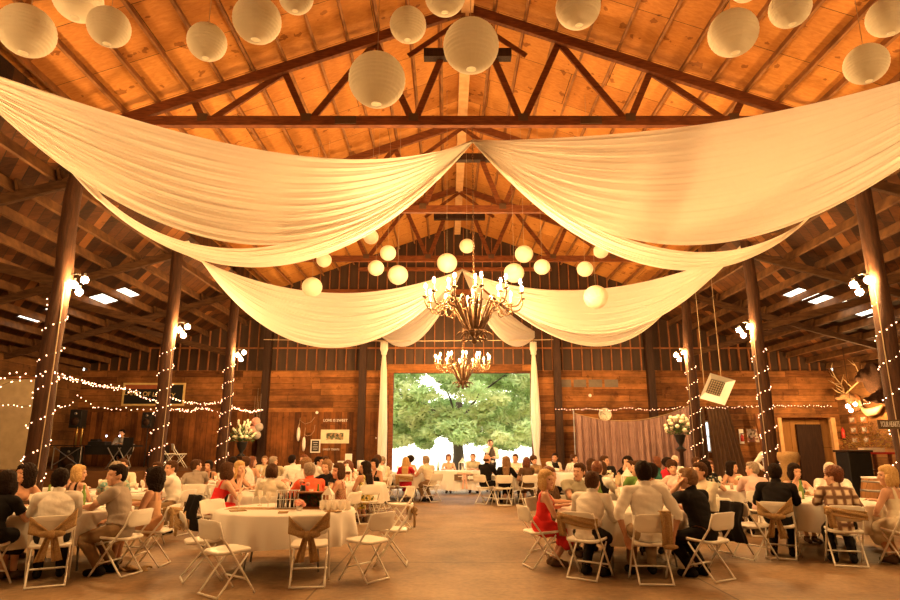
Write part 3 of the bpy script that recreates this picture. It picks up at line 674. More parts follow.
# ------------------------------------------------------------------ people
SK = {'fair': mat('skin_fair', (.62, .36, .24), .5, (.57, .32, .21), 8), 'tan': mat('skin_tan', (.48, .26, .16), .5, (.43, .22, .13), 8)}
M_EYE = mat('eye_dark', (.03, .02, .015), .2); M_LIP = mat('lips', (.42, .13, .1), .5)
HC = {'dark': mat('hair_dark', (.016, .008, .004), .75, (.012, .006, .004), 40, stretch=(3, 3, .5), spec=.1), 'brown': mat('hair_brown', (.085, .038, .017), .7, (.045, .02, .01), 40, stretch=(3, 3, .5), spec=.1),
      'auburn': mat('hair_auburn', (.17, .055, .02), .5, (.1, .03, .012), 40), 'blonde': mat('hair_blonde', (.55, .36, .15), .5, (.4, .24, .09), 40, stretch=(3, 3, .5), spec=.1),
      'grey': mat('hair_grey', (.33, .26, .19), .6, (.2, .15, .1), 40), 'white': mat('hair_white', (.68, .62, .52), .6, (.55, .5, .42), 40), 'sandy': mat('hair_sandy', (.24, .13, .055), .5, (.16, .08, .035), 40)}
def cm(name, c, k=.85, **kw): return mat('cloth_'+name, c, .85, tuple(v*k for v in c), 5, bump=.35, bscale=14, spec=.1, **kw)
def pattern(name, cols, scale, kind='blob'):
    m, t, b = nt('cloth_'+name); b.inputs['Roughness'].default_value = .85; lk = t.links.new
    tc = N(t, 'ShaderNodeTexCoord')
    if kind == 'blob': x = N(t, 'ShaderNodeTexVoronoi'); x.inputs['Scale'].default_value = scale; lk(tc.outputs['Object'], x.inputs['Vector']); src = N(t, 'ShaderNodeSeparateColor'); lk(x.outputs['Color'], src.inputs[0]); s = src.outputs[0]
    elif kind == 'plaid':
        w1 = N(t, 'ShaderNodeTexWave', bands_direction='X'); w2 = N(t, 'ShaderNodeTexWave', bands_direction='Z'); ad = N(t, 'ShaderNodeMath', operation='MAXIMUM'); hf = N(t, 'ShaderNodeMath', operation='MULTIPLY'); hf.inputs[1].default_value = 1
        for w_ in (w1, w2): w_.inputs['Scale'].default_value = scale; lk(tc.outputs['Object'], w_.inputs['Vector'])
        lk(w1.outputs['Fac'], ad.inputs[0]); lk(w2.outputs['Fac'], ad.inputs[1]); lk(ad.outputs[0], hf.inputs[0]); s = hf.outputs[0]
    else:
        w1 = N(t, 'ShaderNodeTexWave', bands_direction='Z'); w1.inputs['Scale'].default_value = scale; w1.inputs['Distortion'].default_value = 3; w1.inputs['Detail Scale'].default_value = 4; lk(tc.outputs['Object'], w1.inputs['Vector']); s = w1.outputs['Fac']
    rp = N(t, 'ShaderNodeValToRGB'); rp.color_ramp.interpolation = 'CONSTANT'; e = rp.color_ramp.elements
    for i, c in enumerate(cols):
        if i < 2: e[i].position = i/len(cols); e[i].color = (*c, 1)
        else: q = e.new(i/len(cols)); q.color = (*c, 1)
    lk(s, rp.inputs[0]); lk(rp.outputs[0], b.inputs['Base Color']); MATS['cloth_'+name] = m; return m
CL = {'white': cm('white', (.80, .76, .70)), 'cream': cm('cream', (.72, .64, .50)), 'grey': cm('grey', (.33, .29, .25)), 'taupe': cm('taupe', (.36, .30, .25)), 'black': cm('black', (.014, .012, .012)), 'navy': cm('navy', (.02, .022, .04)),
      'coral': cm('coral', (.85, .13, .06)), 'red': cm('red', (.75, .04, .04)), 'crimson': cm('crimson', (.5, .02, .04)), 'green': cm('green', (.16, .30, .07)), 'pink': cm('pink', (.78, .55, .50)), 'beige': cm('beige', (.5, .42, .28)),
      'khaki': cm('khaki', (.30, .20, .11)), 'dkgrey': cm('charcoal', (.09, .075, .065)), 'teal': cm('teal', (.04, .15, .12)), 'peach': cm('peach', (.7, .42, .25)), 'sage': cm('sage', (.42, .40, .30)), 'brown': cm('brown', (.12, .07, .04)), 'denim': cm('denim', (.09, .11, .16)),
      'turq': pattern('turquoise_print', [(.45, .5, .36), (.2, .38, .34), (.55, .48, .36), (.12, .3, .3)], 28), 'yellow': pattern('yellow_floral', [(.75, .55, .1), (.12, .14, .06), (.8, .7, .35), (.5, .4, .06), (.8, .72, .5)], 22),
      'geo': pattern('geometric_red_black', [(.02, .012, .01), (.5, .06, .03), (.03, .02, .02), (.7, .45, .25)], 30, 'wave'), 'floral': pattern('dark_floral', [(.015, .02, .02), (.02, .06, .05), (.5, .5, .4), (.015, .015, .015)], 24),
      'plaid': pattern('plaid', [(.75, .64, .48), (.72, .6, .45), (.6, .47, .33), (.35, .22, .14), (.17, .09, .055)], 2.6, 'plaid')}

def V(*a): return np.array(a, float)
def nrm(v): v = np.array(v, float); return v/np.linalg.norm(v)
def ik(a, b, l1, l2, hint):
    d = b-a; L = np.linalg.norm(d); L2 = min(L, (l1+l2)*.995); dn = d/max(L, 1e-6); b2 = a+dn*L2
    x = (l1*l1-l2*l2+L2*L2)/(2*L2); h = math.sqrt(max(l1*l1-x*x, 0)); p = hint-dn*np.dot(hint, dn); p = nrm(p)
    return a+dn*x+p*h, b2
HANDS = {'table': V(.13, .47, .80), 'table2': V(.05, .42, .80), 'lap': V(.10, .27, .63), 'chin': V(.05, .24, 1.07), 'up': V(.16, .42, 1.02), 'down': V(.27, -.02, .50), 'knee': V(.14, .36, .60), 'reach': V(.1, .55, .82), 'mic': V(.02, .2, 1.52), 'note': V(.05, .3, 1.12), 'hip': V(.3, .1, .98), 'ear': V(.10, .12, 1.18), 'desk': V(.2, .42, 1.05)}
def skeleton(p):
    f = p.get('sex', 'm') == 'f'; st = p.get('stand', False)
    J = {}; pz = .93 if st else .535; pel = V(0, 0, pz); J['pel'] = pel
    lean, side, tw = math.radians(p.get('lean', 8)), math.radians(p.get('side', 0)), math.radians(p.get('twist', 0))
    up = nrm(V(math.sin(side), math.sin(lean), math.cos(lean)))
    sp = .47 if f else .50
    nk = pel+up*sp; J['neck'] = nk; J['up'] = up
    R = V(math.cos(tw), math.sin(tw), 0); R = nrm(R-up*np.dot(R, up)); Fd = np.cross(up, R); J['R'] = R; J['F'] = Fd
    hw = .16 if f else .198
    J['mid'] = pel+up*.22+V(0, -.015, 0)
    J['head'] = nk+up*.065+V(0, .035, .09)+V(0, math.radians(p.get('pitch', 0))*-.05, 0)
    J['hl'], J['hr'] = pel+V(-.09, .0, 0), pel+V(.09, .0, 0)
    for s, k in ((-1, 'l'), (1, 'r')):
        sh = nk-up*.055+R*s*hw; J['s'+k] = sh; tgt = HANDS[p.get('a'+k, 'table')].copy(); tgt[0] *= s
        if not (p.get('a'+k) in ('lap', 'knee', 'down', 'table', 'table2', 'reach') and not st): tgt = tgt+V(nk[0]*.9, nk[1]*.9 if not st else 0, 0)
        if p.get('a'+k) == 'ear': tgt = J['head']+V(s*.10, .06, -.07)
        if p.get('a'+k) == 'chin': tgt = J['head']+V(s*.05, .11, -.15)
        e, h = ik(sh, tgt, .285, .25, V(s*.8, -.35, -.6) if p.get('a'+k) in ('lap', 'knee', 'down', 'table', 'table2', 'reach', 'hip') else V(s*.5, .35, -1.2)); J['e'+k] = e; J['w'+k] = h
        if st: kn, an = V(s*.1, .02, .5), V(s*.11, -.02, .085)
        else:
            fy = {'fwd': .44, 'tuck': .14, 'out': .62}[p.get('legs', 'fwd')]; kn, an = ik(J['h'+k], V(s*(.12 if not f else .06), fy, .085), .43, .43, V(0, .5, 1))
        J['k'+k] = kn; J['a'+k] = an; J['t'+k] = an+V(s*.02, .16, -.045)
    return J, f
def capsule(b, p0, r0, p1, r1, n=12, flat=1):
    d = p1-p0; L = np.linalg.norm(d); d = d/max(L, 1e-6); a = V(0, 0, 1) if abs(d[2]) < .9 else V(0, 1, 0); u = nrm(np.cross(d, a)); w = np.cross(d, u)
    rings = []
    for i in range(4): th = PI/2*i/4; rings.append((p0-d*r0*math.cos(th), r0*math.sin(th)+1e-4))
    rings.append((p0, r0)); rings.append((p0*.5+p1*.5, (r0+r1)/2)); rings.append((p1, r1))
    for i in range(1, 5): th = PI/2*i/4; rings.append((p1+d*r1*math.sin(th), r1*math.cos(th)+1e-4))
    vs = [c+(u*math.cos(2*PI*k/n)+w*math.sin(2*PI*k/n)*flat)*r_ for c, r_ in rings for k in range(n)]
    m = len(rings); b.add(vs, [(i*n+k, i*n+(k+1) % n, (i+1)*n+(k+1) % n, (i+1)*n+k) for i in range(m-1) for k in range(n)]+[tuple(range(n))[::-1], tuple((m-1)*n+k for k in range(n))])
def loft(b, rings, n=20):
    vs = []
    for c, R, F, rx, ry in rings:
        for k in range(n): a = 2*PI*k/n; vs.append(c+R*rx*math.cos(a)+F*ry*math.sin(a))
    m = len(rings); b.add(vs, [(i*n+k, i*n+(k+1) % n, (i+1)*n+(k+1) % n, (i+1)*n+k) for i in range(m-1) for k in range(n)]+[tuple(range(n))[::-1], tuple((m-1)*n+k for k in range(n))])
def headM(J, p):
    return Matrix.Translation(Vector(J['head'])) @ Euler((math.radians(-p.get('pitch', 0)), math.radians(p.get('roll', 0)), math.radians(-p.get('yaw', 0)+p.get('twist', 0)*.5))).to_matrix().to_4x4() @ Matrix.Scale(1.15, 4)
def voxel(b, vox, smooth=4, name='body'):
    me = b.mesh(name, []) if 0 else bpy.data.meshes.new(name)
    me.from_pydata(b.v, [], b.f); me.update(); o = bpy.data.objects.new('tmp', me); COL.objects.link(o)
    m = o.modifiers.new('r', 'REMESH'); m.mode = 'VOXEL'; m.voxel_size = vox
    s = o.modifiers.new('s', 'SMOOTH'); s.iterations = smooth; s.factor = .5
    dg = bpy.context.evaluated_depsgraph_get(); ev = o.evaluated_get(dg); res = bpy.data.meshes.new_from_object(ev); res.name = name
    bpy.data.objects.remove(o); bpy.data.meshes.remove(me)
    res.polygons.foreach_set('use_smooth', [True]*len(res.polygons)); return res
def arr(me):
    v = np.empty(len(me.vertices)*3); me.vertices.foreach_get('co', v); return v.reshape(-1, 3)
BODY = {}
def get_body(key, p, vox):
    if key in BODY: return BODY[key]
    J, f = skeleton(p); b = MB(); up, R, F = J['up'], J['R'], J['F']; nk, pel = J['neck'], J['pel']; X = V(1, 0, 0); Y = V(0, 1, 0)
    L = lambda t, o=0: pel+(nk-pel)*t+F*o
    if f: loft(b, [(pel-up*.08, X, Y, .12, .09), (pel-up*.02, X, Y, .165, .115), (L(.15), X, Y, .155, .11), (L(.38), R, F, .115, .088), (L(.6, .01), R, F, .13, .10), (L(.78, .015), R, F, .14, .10), (L(.9), R, F, .12, .075), (L(1.0), R, F, .055, .05)])
    else: loft(b, [(pel-up*.08, X, Y, .12, .10), (pel-up*.02, X, Y, .16, .12), (L(.15), X, Y, .155, .118), (L(.38), R, F, .145, .112), (L(.6), R, F, .175, .125), (L(.8), R, F, .188, .118), (L(.91), R, F, .155, .088), (L(1.0), R, F, .065, .06)])
    if f:
        for s in (-1, 1): c = L(.68)+F*.075+R*s*.065; b.ell(Vector(c), .058, 12, 8)
    hm = headM(J, p); hp = lambda x, y, z: np.array(hm @ Vector((x, y, z)))
    capsule(b, nk-up*.04, .06 if not f else .05, J['head']-V(0, .02, .05), .052 if not f else .045)
    H = hm.to_3x3()
    b.ell(Vector(hp(0, -.012, .02)), (.076, .096, .098), 20, 14, H); b.ell(Vector(hp(0, .022, -.035)), (.058, .068, .078), 16, 12, H)
    b.ell(Vector(hp(0, .058, -.09)), (.028, .026, .022), 10, 8, H); b.ell(Vector(hp(0, .088, -.012)), (.013, .018, .026), 8, 6, H); b.ell(Vector(hp(0, .10, -.028)), (.016, .015, .012), 8, 6, H)
    b.ell(Vector(hp(0, .078, .028)), (.05, .016, .012), 10, 6, H)
    for s in (-1, 1): b.ell(Vector(hp(s*.077, -.008, -.008)), (.012, .02, .032), 8, 6, H); b.ell(Vector(hp(s*.035, .066, -.03)), (.02, .018, .018), 8, 6, H)
    k = .88 if f else 1.0
    for s in 'lr':
        capsule(b, J['s'+s], .062*k, J['e'+s], .042*k); capsule(b, J['e'+s], .043*k, J['w'+s], .027*k)
        capsule(b, nk-up*.04, .055*k, J['s'+s], .06*k)
        capsule(b, J['h'+s], .092, J['k'+s], .062*k); capsule(b, J['k'+s], .062*k, J['k'+s]*.6+J['a'+s]*.4+V(0, -.015, 0), .058*k); capsule(b, J['k'+s]*.6+J['a'+s]*.4+V(0, -.015, 0), .056*k, J['a'+s], .038*k)
        capsule(b, J['a'+s]-V(0, .03, .03), .038*k, J['t'+s], .03*k)
        fd = nrm(J['w'+s]-J['e'+s]); sg = -1 if s == 'l' else 1
        lat = nrm(np.cross(fd, V(0, 0, 1))) if abs(fd[2]) < .95 else V(1, 0, 0); pn = np.cross(lat, fd)
        if pn[2] > 0: pn = -pn
        pc = J['w'+s]+fd*.085
        b2 = MB(); loft(b, [(J['w'+s], lat, pn, .026*k, .02*k), (J['w'+s]+fd*.04, lat, pn, .036*k, .018*k), (pc, lat, pn, .041*k, .015*k), (pc+fd*.008, lat, pn, .036*k, .011*k)], 12)
        for i, (o_, ln) in enumerate(((-.03, .068), (-.01, .078), (.01, .072), (.029, .056))):
            q0 = pc-fd*.015+lat*o_*k; q1 = q0+fd*(ln*.5+.015)+pn*.008; q2 = q1+fd*ln*.42+pn*.028
            capsule(b, q0, .0095*k, q1, .009*k, 8); capsule(b, q1, .009*k, q2, .0075*k, 8)
        th0 = J['w'+s]+fd*.03-lat*sg*.022*k*(1 if s == 'r' else 1); q1 = th0-lat*sg*.032+fd*.035+pn*.01; q2 = q1+fd*.032+pn*.012
        capsule(b, th0, .013*k, q1, .011*k, 8); capsule(b, q1, .0105*k, q2, .009*k, 8)
    me = voxel(b, vox, 3); co_ = arr(me)
    me.materials.append(SK['fair']); me.materials.append(M_EYE); me.materials.append(M_LIP)
    eyes = [hp(s*.032, .082, .008) for s in (-1, 1)]; lip = hp(0, .088, -.058)
    ce = np.empty(len(me.polygons)*3); me.polygons.foreach_get('center', ce); ce = ce.reshape(-1, 3); mi = np.zeros(len(ce), dtype=np.int32)
    Hn = np.array(H); 
    for e in eyes: d = (ce-e)@Hn; mi[((d[:, 0]/.013)**2+(d[:, 1]/.03)**2+(d[:, 2]/.007)**2) < 1] = 1
    d = (ce-lip)@Hn; mi[((d[:, 0]/.022)**2+(d[:, 1]/.03)**2+(d[:, 2]/.007)**2) < 1] = 2
    me.polygons.foreach_set('material_index', mi)
    # bones
    names = []; segs = []
    def bone(n, a, c, r_): names.append(n); segs.append((a, c, r_))
    bone('torso', pel-up*.05, nk-up*.05, .13); bone('neck', nk-up*.0, J['head']-V(0, .02, .05), .05); bone('head', hp(0, 0, .03), hp(0, .01, -.05), .09)
    for s in 'lr':
        bone('clav', nk-up*.05, J['s'+s], .06); bone('ua', J['s'+s], J['e'+s], .05); bone('fa', J['e'+s], J['w'+s], .036); bone('hand', J['w'+s], J['w'+s]+nrm(J['w'+s]-J['e'+s])*.16, .03)
        bone('th', J['h'+s], J['k'+s], .08); bone('sh', J['k'+s], J['a'+s], .05); bone('ft', J['a'+s]-V(0, 0, .02), J['t'+s], .035)
    dist = []; ts = []
    for a, c, r_ in segs:
        d_ = c-a; t_ = ((co_-a)@d_)/np.dot(d_, d_); tc = np.clip(t_, 0, 1); q = a+tc[:, None]*d_; dist.append(np.linalg.norm(co_-q, axis=1)-r_); ts.append(t_)
    dist = np.array(dist); ts = np.array(ts); bi = dist.argmin(0); bt = ts[bi, np.arange(len(co_))]; nn = np.array(names)[bi]
    tt = ts[0]
    BODY[key] = (me, co_, nn, bt, tt, J, hm, f); return BODY[key]
SHELL = {}
def shell(key, region, off, puff=0):
    k = (key, region)
    if k in SHELL: return SHELL[k]
    me, co_, nn, bt, tt, J, hm, f = BODY[key]
    is_ = lambda *a: np.isin(nn, a)
    if region == 'long': keep = is_('torso', 'clav', 'ua') & (tt > -.12) | (is_('fa') & (bt < .88)) | (is_('neck') & (bt < .25))
    elif region == 'rolled': keep = is_('torso', 'clav', 'ua') & (tt > -.12) | (is_('fa') & (bt < .25)) | (is_('neck') & (bt < .25))
    elif region == 'short': keep = is_('torso', 'clav') & (tt > -.12) | (is_('ua') & (bt < .62)) | (is_('neck') & (bt < .1))
    elif region == 'tank':
        lat = np.abs((co_-J['pel'])@J['R']); keep = (is_('torso') & (tt > -.12) & (tt < .80)) | (is_('torso', 'clav') & (tt > .7) & (tt < 1.1) & (lat > .05) & (lat < .095))
    elif region == 'strapless': keep = is_('torso') & (tt > -.12) & (tt < .68)
    elif region == 'vest': keep = (is_('torso') & (tt > .0)) | (is_('clav') & (bt < .55))
    elif region == 'trousers': keep = (is_('torso') & (tt < .14)) | is_('th') | (is_('sh') & (bt < .94))
    elif region == 'shoes': keep = is_('ft') | (is_('sh') & (bt > .93))
    idx = np.where(keep)[0]; mp = -np.ones(len(co_), dtype=int)
    no = np.empty(len(co_)*3); me.vertices.foreach_get('normal', no); no = no.reshape(-1, 3)
    fs = []; 
    for pl_ in me.polygons:
        vs = list(pl_.vertices)
        if all(keep[v] for v in vs): fs.append(vs)
    used = sorted({v for q in fs for v in q}); mp[used] = np.arange(len(used)); u = np.array(used, dtype=int)
    if not len(u): return None
    o_ = np.full(len(u), off)
    wr = np.sin(co_[u, 2]*34+co_[u, 0]*11)*np.sin(co_[u, 0]*21+co_[u, 1]*17+1.3)
    if region in ('long', 'rolled', 'short', 'trousers'): o_ = o_+.0045*wr+.002*np.sin(co_[u, 2]*70+co_[u, 0]*30)
    if region in ('long', 'rolled', 'short'):
        o_ = o_+np.where((tt[u] < .45) & np.isin(nn[u], ['torso']), .014*(1-np.abs(tt[u]-.2)/.35).clip(0), 0)
    P = co_[u]+no[u]*o_[:, None]
    m2 = bpy.data.meshes.new(region); m2.from_pydata(P.tolist(), [], [[int(mp[v]) for v in q] for q in fs])
    m2.polygons.foreach_set('use_smooth', [True]*len(m2.polygons)); m2.materials.append(CL['white']); SHELL[k] = m2; return m2
def skirt(key, long=False):
    k = (key, 'skirt', long)
    if k in SHELL: return SHELL[k]
    J = BODY[key][5]; b = MB()
    capsule(b, J['pel']+V(0, -.01, .02), .15, J['pel']+V(0, .03, -.01), .15)
    for s in 'lr': capsule(b, J['h'+s], .115, J['k'+s]+V(0, .0, .0), .085); 
    capsule(b, (J['hl']+J['hr'])/2, .11, (J['kl']+J['kr'])/2, .085)
    for s in 'lr':
        e = J['k'+s]*(.25 if long else .65)+J['a'+s]*(.75 if long else .35); capsule(b, J['k'+s], .085, e, .095); capsule(b, (J['kl']+J['kr'])/2, .08, e, .09)
    m = voxel(b, .014, 3, 'skirt'); m.materials.append(CL['white']); SHELL[k] = m; return m
HAIR = {}
def hair(key, style):
    k = (key, style)
    if k in HAIR: return HAIR[k]
    hm = BODY[key][6]; H = hm.to_3x3(); b = MB(); hp = lambda x, y, z: hm @ Vector((x, y, z)); J = BODY[key][5]
    E = lambda x, y, z, *r: b.ell(hp(x, y, z), r, 18, 12, H)
    if style in ('short', 'curlyshort', 'bald', 'thin'):
        if style == 'bald': E(0, -.03, -.012, .084, .082, .05)
        else:
            E(0, -.025, .030, .086, .098, .100); E(0, -.045, -.01, .08, .07, .07); E(0, .025, .085, .062, .06, .038)
            if style == 'curlyshort': E(0, -.02, .06, .1, .11, .09)
    else:
        E(0, -.026, .030, .092, .100, .106); E(0, .01, .075, .07, .072, .05)
        for s in (-1, 1): E(s*.062, -.02, -.01, .03, .055, .07)
        if style == 'bob':
            E(0, -.06, -.04, .09, .06, .1)
            for s in (-1, 1): E(s*.07, .0, -.05, .03, .06, .085)
        elif style in ('long', 'wavy'):
            E(0, -.07, -.06, .095, .055, .13)
            for s in (-1, 1): E(s*.07, -.02, -.07, .032, .055, .11)
            n0 = np.array(hp(0, -.085, -.1)); up = J['up']; F = J['F']; R = J['R']; pts = [n0, J['neck']-F*.125-up*.02, J['neck']-F*.15-up*.17, J['neck']-F*.15-up*.30]
            loft(b, [(q, R, F, w_, .035) for q, w_ in zip(pts, (.09, .1, .095, .05))], 16)
        elif style == 'bun': E(0, -.10, .06, .05, .05, .05)
        elif style == 'updo': E(0, -.085, .03, .075, .055, .07)
        elif style == 'big': E(0, -.04, .0, .13, .11, .14); E(0, -.05, -.09, .13, .08, .1)
    m = voxel(b, .009, 3 if style in ('short', 'thin', 'bald') else 4, 'hair'); c = arr(m); no = np.empty(len(c)*3); m.vertices.foreach_get('normal', no); no = no.reshape(-1, 3)
    a = .006 if style in ('big', 'curlyshort', 'wavy') else .003; c = c+no*a*(np.sin(c[:, 0]*130+2*np.sin(c[:, 2]*60))*np.sin(c[:, 1]*120+1)*np.sin(c[:, 2]*125+2*np.sin(c[:, 1]*70))*2)[:, None]
    m.vertices.foreach_set('co', c.ravel()); m.materials.append(HC['dark']); m.update(); HAIR[k] = m; return m
POSE = {
 'm_lean': dict(lean=22, al='table', ar='table2', legs='tuck'), 'm_up': dict(lean=3, al='knee', ar='table', legs='fwd'), 'm_down': dict(lean=4, al='down', ar='down', legs='fwd'),
 'm_turnL': dict(lean=12, al='table', ar='lap', yaw=-55, twist=20, legs='tuck'), 'm_turnR': dict(lean=12, al='lap', ar='table', yaw=55, twist=-20, legs='tuck'),
 'm_chin': dict(lean=24, al='table2', ar='ear', yaw=15, legs='fwd'), 'm_ear': dict(lean=16, al='ear', ar='table', yaw=-25, legs='tuck'), 'm_sit': dict(lean=6, al='table', ar='table2', yaw=10),
 'f_up': dict(sex='f', lean=2, al='lap', ar='table'), 'f_turnL': dict(sex='f', lean=6, al='lap', ar='table', yaw=-60, twist=18, legs='tuck'), 'f_turnR': dict(sex='f', lean=6, al='table', ar='lap', yaw=60, twist=-18, legs='tuck'),
 'f_chin': dict(sex='f', lean=20, al='table', ar='chin', yaw=15), 'f_drink': dict(sex='f', lean=10, al='table', ar='up', pitch=6, yaw=-15), 'f_lean': dict(sex='f', lean=18, al='reach', ar='table2'),
 'm_mic': dict(stand=True, lean=2, al='note', ar='mic', pitch=-14, yaw=0), 'm_dj': dict(stand=True, lean=10, al='desk', ar='desk', pitch=-18), 'm_stand': dict(stand=True, lean=0, al='hip', ar='hip', yaw=30)}
def person(pos, rz, pose, top, topc, bot, botc, hs, hc, label, skin='fair', vest=None, near=False, sc=1.0, z=0, tie=False):
    p = POSE[pose]; vox = .0085 if near else .0125; key = (pose, near); me, *_ = get_body(key, p, vox)
    t = link('person', me, None, (pos[0], pos[1], z)); t.rotation_euler = (0, 0, rz); t.scale = (sc, sc, sc); tag(t, label, 'person', None)
    sl = t.material_slots[0]; sl.link = 'OBJECT'; sl.material = SK[skin]
    def child(nm, m, mt):
        if m is None: return
        o = link(nm, m, t); o.material_slots[0].link = 'OBJECT'; o.material_slots[0].material = mt
    if hs != 'none': child('hair', hair(key, hs), HC[hc])
    child({'long': 'shirt', 'rolled': 'shirt', 'short': 'shirt', 'tank': 'dress_top', 'strapless': 'dress_top'}[top], shell(key, top, .017 if top in ('long', 'rolled', 'short') else .011), CL[topc])
    if vest: child('vest', shell(key, 'vest', .03), CL[vest])
    if bot == 'skirt': child('skirt', skirt(key), CL[botc])
    elif bot == 'gown': child('skirt', skirt(key, True), CL[botc])
    else: child('trousers', shell(key, 'trousers', .014), CL[botc])
    child('shoes', shell(key, 'shoes', .012), CL['black'] if p.get('sex') != 'f' else CL['brown'])
    return t
def seat_pos(px, tk, side, dist=.36):
    tx, ty, R, wd = TAB[tk]; r = ray(px, 480); a = r.x/r.y      # x = CAM.x + a*y
    D = R+dist; A = 1+a*a; B = 2*(a*(CAM.x-tx)-ty); C_ = (CAM.x-tx)**2+ty*ty-D*D; disc = B*B-4*A*C_
    if disc <= 0: y = -B/(2*A); x = CAM.x+a*y; v = Vector((x-tx, y-ty)).normalized()*D; x, y = tx+v.x, ty+v.y
    else: y = (-B+(-1 if side == 'n' else 1)*math.sqrt(disc))/(2*A); x = CAM.x+a*y
    rz = math.atan2(-(tx-x), ty-y); return x, y, rz
